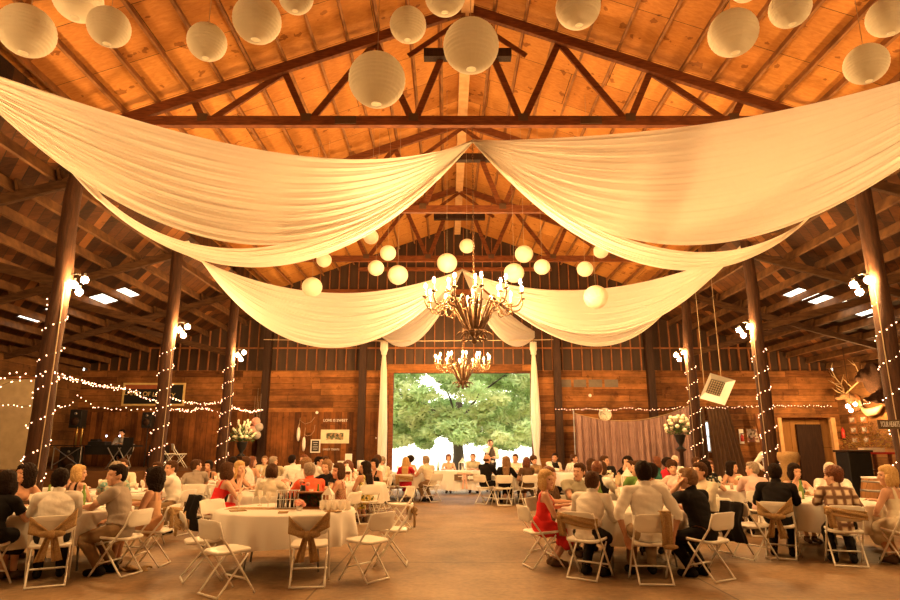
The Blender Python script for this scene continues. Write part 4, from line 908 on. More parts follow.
PEOPLE = [
 # px, table, side, pose, top, colour, bottom, colour, hair, hair colour, description, extras
 (60, 'L1', 'n', 'm_sit', 'long', 'white', 'trousers', 'black', 'short', 'dark', 'man in a white shirt and dark trousers seen from behind at far left', dict(near=1, sash='bow')),
 (131, 'L1', 'n', 'm_turnL', 'short', 'taupe', 'trousers', 'khaki', 'short', 'dark', 'man in a grey-tan short sleeved shirt leaning to his left', dict(near=1, drz=.25)),
 (20, 'L1', 'f', 'f_turnR', 'strapless', 'brown', 'skirt', 'brown', 'big', 'dark', 'smiling woman with big dark curls and bare shoulders', dict(near=1)),
 (-4, 'L1', 'n', 'f_lean', 'short', 'black', 'skirt', 'black', 'bob', 'dark', 'woman with a black sleeve cut by the left edge', dict(near=1)),
 (154, 'L1', 'n', 'f_up', 'tank', 'peach', 'skirt', 'peach', 'big', 'dark', 'woman with dark curls in a peach dress beside the grey-tan shirt', dict(sash='wrap')),
 (107, 'T5', 'n', 'f_lean', 'short', 'turq', 'skirt', 'turq', 'curlyshort', 'grey', 'short-haired older woman in a turquoise print blouse seen from behind', {}),
 (82, 'T5', 'n', 'f_turnR', 'tank', 'black', 'skirt', 'black', 'bob', 'blonde', 'blonde woman beside the turquoise print blouse', {}),
 (62, 'T5', 'f', 'f_lean', 'tank', 'black', 'skirt', 'black', 'bob', 'dark', 'dark-haired woman in black behind the blonde woman at left', {}),
 (121, 'T5', 'f', 'm_sit', 'long', 'cream', 'trousers', 'khaki', 'thin', 'brown', 'man with receding hair looking right below the music gear', dict(dyaw=.7)),
 (177, 'T5', 'n', 'm_turnL', 'long', 'white', 'trousers', 'khaki', 'short', 'brown', 'man in a white shirt turning his face, by the middle left post', {}),
 (164, 'T5', 'f', 'm_lean', 'long', 'white', 'trousers', 'black', 'short', 'brown', 'brown-haired man half hidden at the middle left post', {}),
 (195, 'T4', 'n', 'm_turnR', 'short', 'taupe', 'trousers', 'khaki', 'short', 'brown', 'man in a grey shirt talking to a dark-haired woman', {}),
 (209, 'T4', 'f', 'f_chin', 'tank', 'black', 'skirt', 'black', 'updo', 'dark', 'dark-haired woman in a black top facing the grey-shirted man', {}),
 (237, 'T4', 'n', 'm_turnR', 'long', 'dkgrey', 'trousers', 'black', 'short', 'dark', 'man in a charcoal shirt with dark hair below the lilies', {}),
 (250, 'T4', 'f', 'm_turnR', 'long', 'white', 'trousers', 'black', 'short', 'brown', 'man in a white shirt turned right below the pink paper balls', {}),
 (216, 'T2', 'n', 'f_lean', 'tank', 'red', 'skirt', 'red', 'bob', 'brown', 'woman with a brown bob in a red and white dress reaching over the table', dict(near=1)),
 (230, 'T2', 'f', 'f_chin', 'tank', 'black', 'skirt', 'black', 'long', 'blonde', 'blonde woman in a black dress with her hand at her mouth', dict(near=1)),
 (271, 'T2', 'n', 'f_up', 'short', 'cream', 'skirt', 'black', 'updo', 'brown', 'woman with brown pinned hair in a cream top seen from behind', dict(near=1)),
 (315, 'T2', 'n', 'm_lean', 'rolled', 'coral', 'trousers', 'khaki', 'short', 'grey', 'grey-haired man in a coral red shirt seen from behind', dict(near=1)),
 (342, 'T2', 'n', 'f_turnL', 'tank', 'geo', 'skirt', 'geo', 'bob', 'brown', 'woman in a red and black patterned dress seen from behind', dict(near=1)),
 (330, 'T2', 'f', 'f_drink', 'short', 'black', 'skirt', 'black', 'updo', 'sandy', 'woman in a black dress raising her hand beside the coral shirt', {}),
 (296, 'T3', 'n', 'm_lean', 'long', 'white', 'trousers', 'black', 'curlyshort', 'sandy', 'man with sandy hair in a white shirt seen from behind', {}),
 (366, 'T3', 'n', 'f_turnL', 'tank', 'yellow', 'skirt', 'yellow', 'long', 'dark', 'woman with long dark hair in a yellow floral dress', {}),
 (347, 'T3', 'f', 'f_chin', 'tank', 'peach', 'skirt', 'peach', 'big', 'auburn', 'woman with reddish dark hair behind the patterned dress', {}),
 (375, 'T3', 'f', 'f_up', 'tank', 'black', 'skirt', 'black', 'updo', 'dark', 'dark-haired woman behind the long-haired one in yellow', {}),
 (257, 'T6', 'n', 'f_turnR', 'tank', 'peach', 'skirt', 'peach', 'wavy', 'auburn', 'woman with wavy auburn hair and bare arms below the pink paper balls', {}),
 (275, 'T6', 'n', 'm_turnR', 'short', 'beige', 'trousers', 'khaki', 'short', 'grey', 'grey-haired man turned right behind the cream top', {}),
 (263, 'T6', 'f', 'm_sit', 'short', 'beige', 'trousers', 'khaki', 'short', 'sandy', 'man facing the camera beside wavy auburn hair', {}),
 (287, 'T6', 'n', 'm_turnR', 'long', 'white', 'trousers', 'black', 'short', 'dark', 'dark-haired man in a white shirt and tie below the white floats', {}),
 (304, 'T6', 'f', 'f_up', 'short', 'white', 'skirt', 'white', 'updo', 'auburn', 'woman in white below the white floats on the wall', {}),
 (314, 'T7', 'n', 'm_turnR', 'long', 'white', 'trousers', 'black', 'short', 'dark', 'dark-haired man in white turned right below the small chalkboard', {}),
 (323, 'T7', 'f', 'm_sit', 'long', 'white', 'trousers', 'khaki', 'thin', 'brown', 'brown-haired man below the framed panel', {}),
 (379, 'T7', 'n', 'm_sit', 'long', 'white', 'trousers', 'black', 'short', 'brown', 'brown-haired man in a white shirt seen from behind near the door curtain', {}),
 (388, 'T7', 'f', 'm_lean', 'long', 'cream', 'trousers', 'black', 'thin', 'grey', 'grey-haired man facing the camera beside the left door curtain', {}),
 (398, 'T8', 'n', 'f_up', 'short', 'crimson', 'skirt', 'crimson', 'long', 'blonde', 'blonde woman in a crimson dress seen from behind', dict(sash='wrap')),
 (410, 'T8', 'f', 'f_turnR', 'strapless', 'black', 'skirt', 'black', 'updo', 'dark', 'woman with dark pinned hair and a bare back beside the big door', {}),
 (431, 'T8', 'n', 'm_lean', 'short', 'cream', 'trousers', 'khaki', 'short', 'grey', 'grey-haired man in a cream shirt seen sideways at the head table', {}),
 (491, 'R7', 'n', 'm_sit', 'long', 'black', 'trousers', 'black', 'bald', 'brown', 'bald man in a black jacket seen from behind', {}),
 (503, 'R7', 'n', 'f_turnL', 'long', 'black', 'skirt', 'black', 'wavy', 'sandy', 'woman with long light brown hair in black beside the bald man', {}),
 (516, 'R7', 'f', 'm_sit', 'long', 'white', 'trousers', 'black', 'short', 'brown', 'young man in a white shirt and dark tie facing the camera', {}),
 (523, 'R7', 'n', 'f_up', 'short', 'brown', 'skirt', 'brown', 'bob', 'auburn', 'woman with an auburn bob in a brown dress seen from behind', {}),
 (536, 'R7', 'f', 'f_turnL', 'short', 'khaki', 'skirt', 'khaki', 'curlyshort', 'brown', 'brown-haired woman beside the right door curtain', {}),
 (552, 'R8', 'f', 'm_turnR', 'long', 'white', 'trousers', 'black', 'short', 'dark', 'dark-haired man in a white shirt with black vest by the back post', dict(vest='black')),
 (574, 'R8', 'f', 'm_turnL', 'long', 'white', 'trousers', 'black', 'short', 'brown', 'brown-haired man in white at the left end of the mauve curtain', {}),
 (541, 'R1', 'n', 'f_turnR', 'tank', 'red', 'skirt', 'red', 'bob', 'blonde', 'blonde woman in a bright red tank dress', dict(near=1)),
 (566, 'R1', 'f', 'm_turnR', 'short', 'sage', 'trousers', 'khaki', 'short', 'brown', 'man in a sage grey shirt looking toward the table centre', dict(near=1)),
 (553, 'R1', 'f', 'f_up', 'short', 'brown', 'skirt', 'brown', 'long', 'auburn', 'auburn-haired woman hidden behind the sage grey shirt', {}),
 (585, 'R1', 'n', 'm_lean', 'long', 'white', 'trousers', 'black', 'short', 'brown', 'man in a white shirt leaning on the table, black trousers', dict(near=1, sash='wrap')),
 (645, 'R1', 'n', 'm_down', 'rolled', 'white', 'trousers', 'khaki', 'short', 'dark', 'broad man in a white shirt with hanging arms, centre right front', dict(near=1, sash='side', sc=1.06, drz=.0)),
 (700, 'R1', 'n', 'm_ear', 'short', 'black', 'trousers', 'black', 'short', 'sandy', 'man in a black shirt holding his hand to his ear', dict(near=1)),
 (669, 'R1', 'f', 'm_turnR', 'long', 'white', 'trousers', 'black', 'short', 'dark', 'man with glasses and beard in white shirt and tie', dict(near=1, glasses=1)),
 (686, 'R1', 'f', 'm_sit', 'long', 'cream', 'trousers', 'black', 'short', 'brown', 'brown-haired man behind the bearded one with glasses', dict(dist=.7)),
 (597, 'R2', 'n', 'm_up', 'long', 'white', 'trousers', 'black', 'short', 'auburn', 'short-haired man in a black vest over white, seen from behind', dict(vest='black')),
 (607, 'R2', 'f', 'f_turnR', 'short', 'cream', 'skirt', 'cream', 'bob', 'brown', 'brown-haired woman in cream beside the black vest', {}),
 (641, 'R2', 'n', 'm_turnL', 'short', 'green', 'trousers', 'khaki', 'short', 'brown', 'man in a green shirt behind the broad man in white', {}),
 (622, 'R2', 'f', 'm_lean', 'short', 'beige', 'trousers', 'khaki', 'bald', 'sandy', 'bald man in a beige shirt before the mauve curtain', {}),
 (677, 'R2', 'f', 'f_turnL', 'short', 'pink', 'skirt', 'pink', 'curlyshort', 'brown', 'woman with short brown curls right of the green shirt', {}),
 (592, 'R6', 'n', 'f_turnR', 'short', 'denim', 'skirt', 'black', 'bob', 'brown', 'woman in a blue top before the left half of the mauve curtain', {}),
 (609, 'R6', 'f', 'm_turnL', 'long', 'black', 'trousers', 'black', 'short', 'brown', 'man in a dark suit turned left before the mauve curtain', {}),
 (626, 'R6', 'f', 'f_up', 'short', 'black', 'skirt', 'black', 'big', 'dark', 'woman with full dark hair behind the bald man in beige', {}),
 (636, 'R6', 'n', 'f_chin', 'tank', 'peach', 'skirt', 'peach', 'bob', 'brown', 'woman with brown hair and bare shoulders left of the green shirt', {}),
 (656, 'R5', 'f', 'f_turnL', 'long', 'teal', 'skirt', 'teal', 'bob', 'auburn', 'auburn-haired woman in dark teal at the right part of the mauve curtain', {}),
 (667, 'R5', 'n', 'f_turnR', 'short', 'crimson', 'skirt', 'black', 'updo', 'dark', 'dark-haired woman in a dark red top beside the teal blouse', {}),
 (676, 'R5', 'f', 'm_sit', 'short', 'white', 'trousers', 'khaki', 'short', 'white', 'white-haired man below the vase of white roses', {}),
 (697, 'R5', 'f', 'm_turnL', 'long', 'dkgrey', 'trousers', 'black', 'short', 'brown', 'brown-haired man in charcoal right of the rose vase', {}),
 (702, 'R4', 'n', 'f_turnL', 'short', 'floral', 'skirt', 'floral', 'wavy', 'dark', 'dark-haired woman in a black and green floral dress', {}),
 (713, 'R4', 'f', 'f_chin', 'short', 'black', 'skirt', 'black', 'updo', 'auburn', 'auburn-haired woman in black in front of the brown curtains', {}),
 (724, 'R4', 'f', 'f_turnL', 'strapless', 'peach', 'skirt', 'peach', 'long', 'dark', 'woman with long dark hair and bare back near the brown curtains', {}),
 (755, 'R4', 'n', 'm_turnL', 'long', 'pink', 'trousers', 'black', 'short', 'grey', 'grey-haired man in a pink shirt turned left', {}),
 (774, 'R3', 'n', 'm_lean', 'long', 'black', 'trousers', 'black', 'short', 'dark', 'dark-haired man in a black shirt seen from behind at right', dict(near=1, sash='bow', drz=.5)),
 (836, 'R3', 'n', 'm_turnL', 'long', 'plaid', 'trousers', 'black', 'curlyshort', 'auburn', 'red-haired man in a plaid shirt seen from behind', dict(near=1, sash='wrap', drz=.1)),
 (806, 'R3', 'f', 'f_drink', 'tank', 'teal', 'skirt', 'teal', 'bob', 'dark', 'dark-haired woman in teal with a raised hand at the right table', {}),
 (819, 'R3', 'f', 'm_lean', 'short', 'white', 'trousers', 'khaki', 'short', 'white', 'white-haired man bowed over the right table', {}),
 (893, 'R3', 'n', 'f_turnL', 'tank', 'cream', 'skirt', 'cream', 'bob', 'blonde', 'blonde woman in a cream dress at the right edge', dict(near=1)),
]
SEAT = {}
for i, e in enumerate(PEOPLE):
    x, y, rz = seat_pos(e[0], e[1], e[2], e[-1].get('dist', .36)); SEAT[i] = [e[1], math.atan2(y-TAB[e[1]][1], x-TAB[e[1]][0]), math.hypot(x-TAB[e[1]][0], y-TAB[e[1]][1]), e[2] == 'n']
for _ in range(60):
    for i in SEAT:
        for j in SEAT:
            if i < j and SEAT[i][0] == SEAT[j][0]:
                a, b_ = SEAT[i], SEAT[j]; d = (b_[1]-a[1]+PI) % (2*PI)-PI; lim = .62/a[2]
                if abs(d) < lim:
                    k = (lim-abs(d))*(1 if d >= 0 else -1); wa = .15 if a[3] and not b_[3] else (.85 if b_[3] and not a[3] else .5); a[1] -= k*wa; b_[1] += k*(1-wa)
used_seats = []
for si, (px, tk, side, pose, top, tc_, bot, bc, hs, hc, lab, ex) in enumerate(PEOPLE):
    q_ = SEAT[si]; x, y = TAB[tk][0]+q_[2]*math.cos(q_[1]), TAB[tk][1]+q_[2]*math.sin(q_[1]); rz = math.atan2(-(TAB[tk][0]-x), TAB[tk][1]-y); rz += ex.get('drz', 0)
    for q in used_seats:                                  # keep neighbours apart
        d = math.hypot(x-q[0], y-q[1])
        if d < .5:
            k = (.5-d); v = Vector((x-q[0], y-q[1])); v = v.normalized() if v.length > 1e-3 else Vector((1, 0)); x += v.x*k; y += v.y*k
    used_seats.append((x, y)); o = person((x, y), rz, pose, top, tc_, bot, bc, hs, hc, lab, near=bool(ex.get('near')), vest=ex.get('vest'), sc=ex.get('sc', rs(.97, 1.03)), skin='tan' if hc == 'dark' and len(used_seats) % 2 else 'fair')
    if ex.get('glasses'):
        hm = BODY[(pose, True)][6]; b = MB()
        for s in (-1, 1): b.tube([hm @ Vector((s*.034+.026*math.cos(2*PI*k/12), .108, .006+.02*math.sin(2*PI*k/12))) for k in range(12)], .003, 4, True); b.tube([hm @ Vector((s*.06, .106, .008)), hm @ Vector((s*.085, .0, .0))], .003, 4)
        b.build('eyeglasses', M_BLACK, o)
    chair(x+.03*math.sin(rz), y-.03*math.cos(rz), rz, 'white folding chair under the '+lab if len(lab.split()) <= 11 else 'white folding chair under the '+' '.join(lab.split()[:11]), ex.get('sash'))
# couple at the head table, speaker, DJ, server behind the post
person((-.36, 22.75), PI, 'f_up', 'strapless', 'white', 'gown', 'white', 'updo', 'auburn', 'bride in a strapless white gown facing the room at the head table')
person((.5, 22.75), PI, 'm_sit', 'long', 'beige', 'trousers', 'khaki', 'short', 'auburn', 'groom in a beige suit seated beside the bride', vest='sage')
person((1.15, 23.1), PI, 'm_mic', 'long', 'white', 'trousers', 'black', 'short', 'brown', 'standing man in white shirt and dark vest speaking into a microphone', vest='dkgrey', sc=1.05)
o = MB().tube([(0, 0, -.09), (0, 0, .06)], .014, 8).ell((0, 0, .085), .026, 10, 8).build('microphone', M_BLACK, None, True, loc=(1.12, 22.86, 1.65)); tag(o, 'black microphone held by the standing speaker', 'microphone')
STG = .85
person((-11.7, 22.25), PI, 'm_lean', 'long', 'grey', 'trousers', 'black', 'short', 'dark', 'man in a dark cap sitting behind the music table on the stage', z=STG)
DJC = (-11.7, 22.25)
person((7.95, 16.6), PI+.3, 'm_stand', 'long', 'white', 'trousers', 'black', 'short', 'dark', 'person in white standing behind the middle right post')
for x, lb in ((-.36, 'white folding chair of the bride'), (.5, 'white folding chair of the groom')): chair(x, 22.8, PI, lb)
chair(-11.7, 22.3, PI, 'white folding chair behind the music table under the man in a dark cap', None, STG)
# empty chairs
EMP = [(-2.85, 7.4, -.7, None, 'empty white folding chair front left of the front left table, nearest the camera'), (-3.42, 8.15, -1.1, 'wrap', 'empty chair with burlap on its back at the left side of the front table'),
 (-2.02, 7.85, .12, 'bow', 'empty chair with a big burlap bow standing at the front left table'), (-1.38, 8.15, .95, None, 'empty white chair front right of the front left table, facing left'),
 (-1.15, 9.15, 1.6, 'wrap', 'empty burlap-draped chair at the right side of the front left table'), (-3.75, 9.75, -2.1, None, 'empty white chair at the far left side of the front left table'),
 (-1.35, 12.9, 2.0, None, 'empty white folding chair behind the yellow floral dress woman'), (-4.35, 10.95, -.7, None, 'empty white chair with a black jacket near the middle left'),
 (-5.35, 10.75, -.2, 'wrap', 'empty chair with burlap left of the red dress woman'), (-5.1, 13.6, -.6, None, 'empty white chair before the grey-shirted man'), (-4.55, 13.2, 2.6, None, 'empty white chair left of the middle left table'),
 (4.05, 9.6, -1.2, None, 'empty white chair between the black shirts at right'), (4.25, 11.3, -.9, 'wrap', 'empty chair in front of the floral dress woman'),
 (6.1, 11.75, 2.9, 'wrap', 'empty burlap-wrapped chair facing the camera at the right table'), (4.35, 13.6, -1.7, None, 'empty white chair at the left of the pink shirt table'), (2.9, 20.95, 2.4, None, 'empty white chair near the right door curtain'), (1.1, 17.75, .3, None, 'empty white chair in the aisle near the bald man'),
 (-6.9, 8.15, -.9, None, 'empty white chair cut by the left edge'), (-2.2, 16.4, .4, 'wrap', 'empty chair with burlap behind the aisle by the left door curtain'), (6.95, 9.9, 1.3, None, 'white chair at the right edge of the plaid shirt table')]
for x, y, rz, sa, lb in EMP: chair(x, y, rz, lb, sa)
# jackets on chairs
o = MB().grid(lambda u, v: Vector(((u-.5)*.44+.02*math.sin(9*v), -.29-.06*math.sin(PI*v)-.02*math.sin(14*u), .80-.55*v)), 14, 12).grid(lambda u, v: Vector(((u-.5)*.40, -.215, .80-.2*v)), 8, 4).build('jacket', CL['black'], None, True)
o.location = (-4.35, 10.95, 0); o.rotation_euler = (0, 0, -.7); md = o.modifiers.new('s', 'SOLIDIFY'); md.thickness = .02; tag(o, 'black jacket hung over an empty chair at middle left', 'jacket')
o2 = o.copy(); COL.objects.link(o2); o2.location = (4.05, 9.6, 0); o2.rotation_euler = (0, 0, -1.2); tag(o2, 'black jacket hung over the empty chair between the black shirts at right', 'jacket')

# ------------------------------------------------------------------ head table
t = empty('head_table', (.05, 22.15, 0), label='long head table of the bride and groom before the open door', cat='table')
MB().box(-1.85, 1.85, -.36, .36, .71, .74).build('tabletop', MATS['table_board'], t)
for sx in (-1.7, 1.7):
    for sy in (-.3, .3): MB().tube([(sx, sy, .71), (sx, sy, 0)], .015, 8).build('leg', M_STEEL, t)
b = MB(); b.grid(lambda u, v: Vector(((u-.5)*3.76, (v-.5)*.78, .757)), 40, 4)
b.grid(lambda u, v: Vector(((u-.5)*3.78, -.39-v*(.03+.03*math.sin(u*70)+.02*math.sin(u*31)), .757-.62*v+.02*v*math.sin(u*26))), 160, 8)
for s in (-1, 1): b.grid(lambda u, v, s=s: Vector((s*(1.885+v*(.02+.02*math.sin(u*20))), (u-.5)*.78, .757-.55*v)), 20, 6)
o = b.build('head_tablecloth', M_CLOTH, None, True, loc=(.05, 22.15, 0)); tag(o, 'long white cloth hanging in front of the head table', 'tablecloth')
# burlap heart-shaped banner with ribbon on its front
b = MB()
for x, w_, h_ in ((-.22, .26, .2), (0.05, .22, .2), (.3, .24, .2)): b.box(x-w_/2, x+w_/2, -.012, 0, -h_/2, h_/2)
o = b.build('wooden_plaque', mat('dark_plaque', (.16, .10, .06), .7), None, loc=(.18, 21.68, .55), bevel=.004); tag(o, 'small dark plaque hung on the front of the head table cloth', 'plaque')
MB().box(-.22, .0, -.02, -.013, .02, .05).box(.1, .3, -.02, -.013, -.06, .05).box(-.1, .06, -.02, -.013, -.06, -.03).build('lettering', M_WHITE, o)
o = MB()
for s in (-1, 1):
    o.ell((s*.13, 0, .0), (.14, .03, .05), 12, 8); o.grid(lambda u, v, s=s: Vector((s*(.02+.05*u)+(v-.5)*.06, -.02, -.5*u)), 6, 2)
o = o.ell((0, -.02, 0), (.04, .035, .04), 10, 8).build('ribbon_bow', mat('pink_ribbon', (.8, .5, .4), .7), None, True, loc=(.18, 21.66, .68)); tag(o, 'pale pink ribbon bow hanging on the head table cloth', 'bow')
def lantern_box(x, y, z, lab, sc=1.0, col=None):
    t = empty('candle_lantern', (x, y, z), rs(0, 1.5), label=lab, cat='lantern'); m = col or M_WHITE; a = .075*sc; h = .22*sc
    b = MB().box(-a-.01, a+.01, -a-.01, a+.01, 0, .02)
    for i in (-1, 1):
        for j in (-1, 1): b.box(i*a-.008, i*a+.008, j*a-.008, j*a+.008, .02, h)
    b.build('lantern_frame', m, t)
    MB().lathe([(a*1.55, h), (a*1.3, h+.02), (a*.5, h+.09*sc), (a*.3, h+.10*sc), (a*.3, h+.13*sc), (0, h+.14*sc)], 4, Matrix.Rotation(PI/4, 4, 'Z')).build('lantern_roof', m, t)
    MB().tube([(.03*math.cos(k*2*PI/12), 0, h+.16*sc+.03*math.sin(k*2*PI/12)) for k in range(12)], .003, 4, True).build('ring_handle', M_STEEL, t)
    MB().lathe([(.025, .02), (.025, .11*sc), (0, .11*sc)], 12).build('candle', M_CREAM, t)
lantern_box(.12, 22.0, .757, 'white candle lantern in the middle of the head table', 1.2)
lantern_box(3.1, 12.5, .757, 'white candle lantern on the table of the man in green', 1.2)
lantern_box(-2.7, 14.8, .757, 'white candle lantern on the table of the yellow floral dress', 1.2)
M_LEAF = mat('dark_leaves', (.07, .12, .03), .6, (.03, .06, .015), 20); M_PETAL = mat('white_petals', (.85, .82, .66), .7, (.75, .72, .5), 20); M_PEACH = mat('peach_petals', (.85, .4, .32), .7, (.7, .3, .22), 20)
def flowers(x, y, z, lab, m, vase_m, n=9, R=.12, name='flower_jar', vh=.14, fr=.035):
    t = empty(name, (x, y, z), label=lab, cat='flowers'); MB().lathe([(.035, 0), (.045, .03), (.05, vh*.6), (.035, vh), (.03, vh), (.0, vh*.9)], 14).build('jar', vase_m, t, True)
    b = MB()
    for i in range(n*4):
        a = rs(0, 6.28); e = rs(.1, 1.2); d = Vector((math.cos(a)*math.cos(e), math.sin(a)*math.cos(e), math.sin(e))); c = Vector((0, 0, vh))+d*R*rs(.4, 1.0); s = Vector((rs(-1, 1), rs(-1, 1), rs(-1, 1))).normalized()*R*.25
        b.add([c-s, c+d*R*.15+s.cross(d)*.4, c+s, c-d*R*.1-s.cross(d)*.4], [(0, 1, 2, 3)])
    b.build('foliage', M_LEAF, t)
    for i in range(n):
        a = 2.4*i; e = .25+1.2*(i/n); d = Vector((math.cos(a)*math.cos(e), math.sin(a)*math.cos(e), math.sin(e))); MB().ell(Vector((0, 0, vh))+d*R, (fr, fr, fr*.8), 8, 6).build('flower', m, t, True)
    return t
for k, (x, y, wd) in T_.items():
    if k in ('R2', 'T3', 'T1'): continue
    flowers(x+rs(-.1, .1), y+rs(-.1, .1), .757, 'small flower jar on the table '+wd, M_PETAL if k[0] == 'R' else M_PEACH, M_GLASS, 6, .08)
for i, x in enumerate((-1.1, -.7, .75, 1.1, 1.5)):
    o = link('wine_glass', GLASS_ME, None, (x, 22.1, .757)); tag(o, 'stemmed clear glass on the head table', 'glass', 'glasses on the head table')
o = link('bottle', BOT_ME, None, (-.72, 22.2, .757)); tag(o, 'green glass bottle at the left of the bride', 'bottle')
# front left table settings
TX, TY = -2.6, 8.94
t = empty('wire_bottle_caddy', (TX-.0, TY+.05, .757), .1, label='white wire caddy of small dark bottles on the front left table', cat='caddy')
b = MB()
for i in range(7):
    x = -.15+.05*i
    for yy in (-.07, .07): b.box(x-.004, x+.004, yy-.004, yy+.004, 0, .24)
for zz in (.01, .12, .235):
    for yy in (-.07, .07): b.box(-.155, .155, yy-.004, yy+.004, zz-.004, zz+.004)
    for xx in (-.15, .15): b.box(xx-.004, xx+.004, -.07, .07, zz-.004, zz+.004)
b.build('wire_frame', M_WHITE, t)
for i in range(5):
    for j in (-1, 1): MB().lathe([(.018, .01), (.02, .12), (.008, .16), (.008, .2), (0, .2)], 8, Matrix.Translation((-.12+.06*i, j*.03, 0))).build('small_bottle', M_BLACK, t)
t = empty('wooden_crate', (TX+.33, TY+.1, .757), -.05, label='small open wooden crate with greenery on the front left table', cat='crate')
b = MB().box(-.2, .2, -.12, .12, 0, .015).box(-.2, .2, -.12, .12, .2, .215).box(-.2, -.185, -.12, .12, .015, .2).box(.185, .2, -.12, .12, .015, .2).box(-.185, .185, .105, .12, .015, .2)
b.build('crate_boards', M_STUD, t)
b = MB()
for i in range(50):
    c = Vector((rs(-.14, .14), rs(-.08, .05), rs(.03, .17))); s = Vector((rs(-1, 1), rs(-1, 1), rs(-1, 1))).normalized()*.03; u = s.orthogonal().normalized()*.012; b.add([c-s, c+u, c+s, c-u], [(0, 1, 2, 3)])
b.build('greenery', M_LEAF, t)
flowers(TX+.24, TY-.28, .757, 'pink flowers in a small jar before the crate on the front left table', M_PEACH, M_GLASS, 7, .06, vh=.06)
flowers(TX+.12, TY+.42, .757, 'dark tall vase with one peach bloom on the front left table', M_PEACH, M_BLACK, 2, .07, vh=.28)
lantern_box(TX+.58, TY-.05, .757, 'white house-shaped candle lantern on the front left table', .85)
for i in range(14):
    o = link('tumbler', TUMB_ME, None, (TX+.72+.085*(i % 5)-.19, TY-.22+.095*(i//5), .757)) if i != 99 else None
    tag(o, 'clear glass in the cluster at the right of the front left table', 'glass', 'cluster of glasses on the front left table')
for i, (dx, dy) in enumerate(((-.62, -.1), (-.28, .1), (-.5, .45), (.2, .62))):
    o = link('wine_glass', GLASS_ME, None, (TX+dx, TY+dy, .757)); tag(o, 'stemmed glass at the left of the front left table', 'glass', 'stemmed glasses at the left of the front left table')
o = link('bottle', BOT_ME, None, (TX+.35, TY+.38, .757)); tag(o, 'pale green bottle behind the crate on the front left table', 'bottle')
o = MB().grid(lambda u, v: Vector(((u-.5)*1.6, (v-.5)*.34+.02*math.sin(u*9), .0)), 20, 4).build('burlap_runner', M_BURLAP, None, loc=(TX, TY, .7585)); tag(o, 'burlap runner laid across the front left tablecloth', 'table runner')
for dx, dy in ((-.55, -.35), (.1, -.55), (.72, -.42)):
    o = link('napkin', NAP_ME, None, (TX+dx, TY+dy, .757)); o.rotation_euler = (0, 0, math.atan2(dy, dx)+PI/2); tag(o, 'folded burlap napkin near the edge of the front left table', 'napkin', 'burlap napkins on the front left table')
for k in ('R1', 'R3', 'L1'):
    x, y, wd = T_[k]
    for dx, dy in ((.25, .1), (-.3, .2)): o = link('bottle', BOT_ME, None, (x+dx, y+dy, .757)); tag(o, ('green bottle standing right of centre on the table ' if dx > 0 else 'green bottle standing left of centre on the table ')+wd, 'bottle', 'bottles on the table '+wd)
o = MB().grid(lambda u, v: Vector(((u-.5)*.42+.03*math.sin(9*v), (v-.5)*.2+.03*math.sin(7*u), .03+.02*math.sin(11*u+5*v))), 14, 10).build('fallen_sash', M_BURLAP, None, True, loc=(-4.55, 8.75, 0)); tag(o, 'burlap sash fallen on the floor right of the grey-tan shirt man', 'sash'); o.modifiers.new('s', 'SOLIDIFY').thickness = .02

# ------------------------------------------------------------------ stage at left
o = MB().box(-14.3, -8.0, 19.4, YB, 0, STG).build('stage', planks('stage_boards', (.22, .1, .035), (.12, .05, .02), 1, .15, 0, 2.5, .05)); tag(o, 'low wooden stage along the back left wall', 'stage', None, 'structure')
t = empty('music_table', (-11.75, 21.6, STG), label='black draped music table with crossed silver legs on the stage', cat='table')
MB().box(-.75, .85, -.35, .35, .70, .76).box(-.75, .85, -.33, -.31, .45, .70).build('tabletop', M_BLACK, t)
for x in (.25, .6):
    MB().tube([(x-.22, -.36, .0), (x+.22, -.36, .68)], .018, 6).build('leg', M_STEEL, t); MB().tube([(x+.22, -.36, .0), (x-.22, -.36, .68)], .018, 6).build('leg', M_STEEL, t)
def laptop(x, y, z, rz, lab):
    t = empty('laptop', (x, y, z), rz, label=lab, cat='laptop'); MB().box(-.17, .17, -.12, .12, 0, .02).build('keyboard_base', M_BLACK, t); MB().box(-.17, .17, .12, .135, .02, .25).build('screen', M_BLACK, t)
laptop(-11.15, 21.55, STG+.76, PI, 'open black laptop at the right end of the music table')
t = empty('mixer', (-12.2, 21.6, STG+.76), label='black mixer case at the left of the music table', cat='mixer'); MB().box(-.3, .3, -.2, .2, 0, .12).build('case', M_BLACK, t, bevel=.02); MB().box(-.25, .0, -.15, .1, .12, .2).build('mixer_head', M_BLACK, t)
for x in (-11.95, -11.5):
    t = empty('gooseneck_lamp', (x, 21.5, STG+.76), label='small white gooseneck lamp lit on the music table '+('beside the mixer' if x < -11.7 else 'beside the laptop'), cat='lamp')
    MB().tube([(0, 0, 0), (0, 0, .28)], .01, 6).build('stem', M_BLACK, t); MB().ell((0, 0, .3), .03, 8, 6).build('bulb', emit('cool_lamp', (.8, .8, 1), 10, False), t)
def loudspeaker(x, y, z, lab, w_=.4, h_=.62, stand=None):
    t = empty('loudspeaker', (x, y, z), label=lab, cat='loudspeaker'); MB().box(-w_/2, w_/2, -.18, .18, 0, h_).build('cabinet', M_BLACK, t, bevel=.015)
    MB().lathe([(w_*.36, 0), (w_*.36, .01), (w_*.1, .03)], 20, Matrix.Translation((0, -.181, h_*.36)) @ Matrix.Rotation(PI/2, 4, 'X')).build('woofer', M_DARKPOST, t, True)
    MB().lathe([(.05, 0), (.05, .012), (0, .015)], 12, Matrix.Translation((0, -.181, h_*.78)) @ Matrix.Rotation(PI/2, 4, 'X')).build('tweeter', M_STEEL, t, True)
sp = at(77, 428, 21.8); loudspeaker(sp.x, sp.y, sp.z, 'black loudspeaker raised on a pole at the left of the stage')
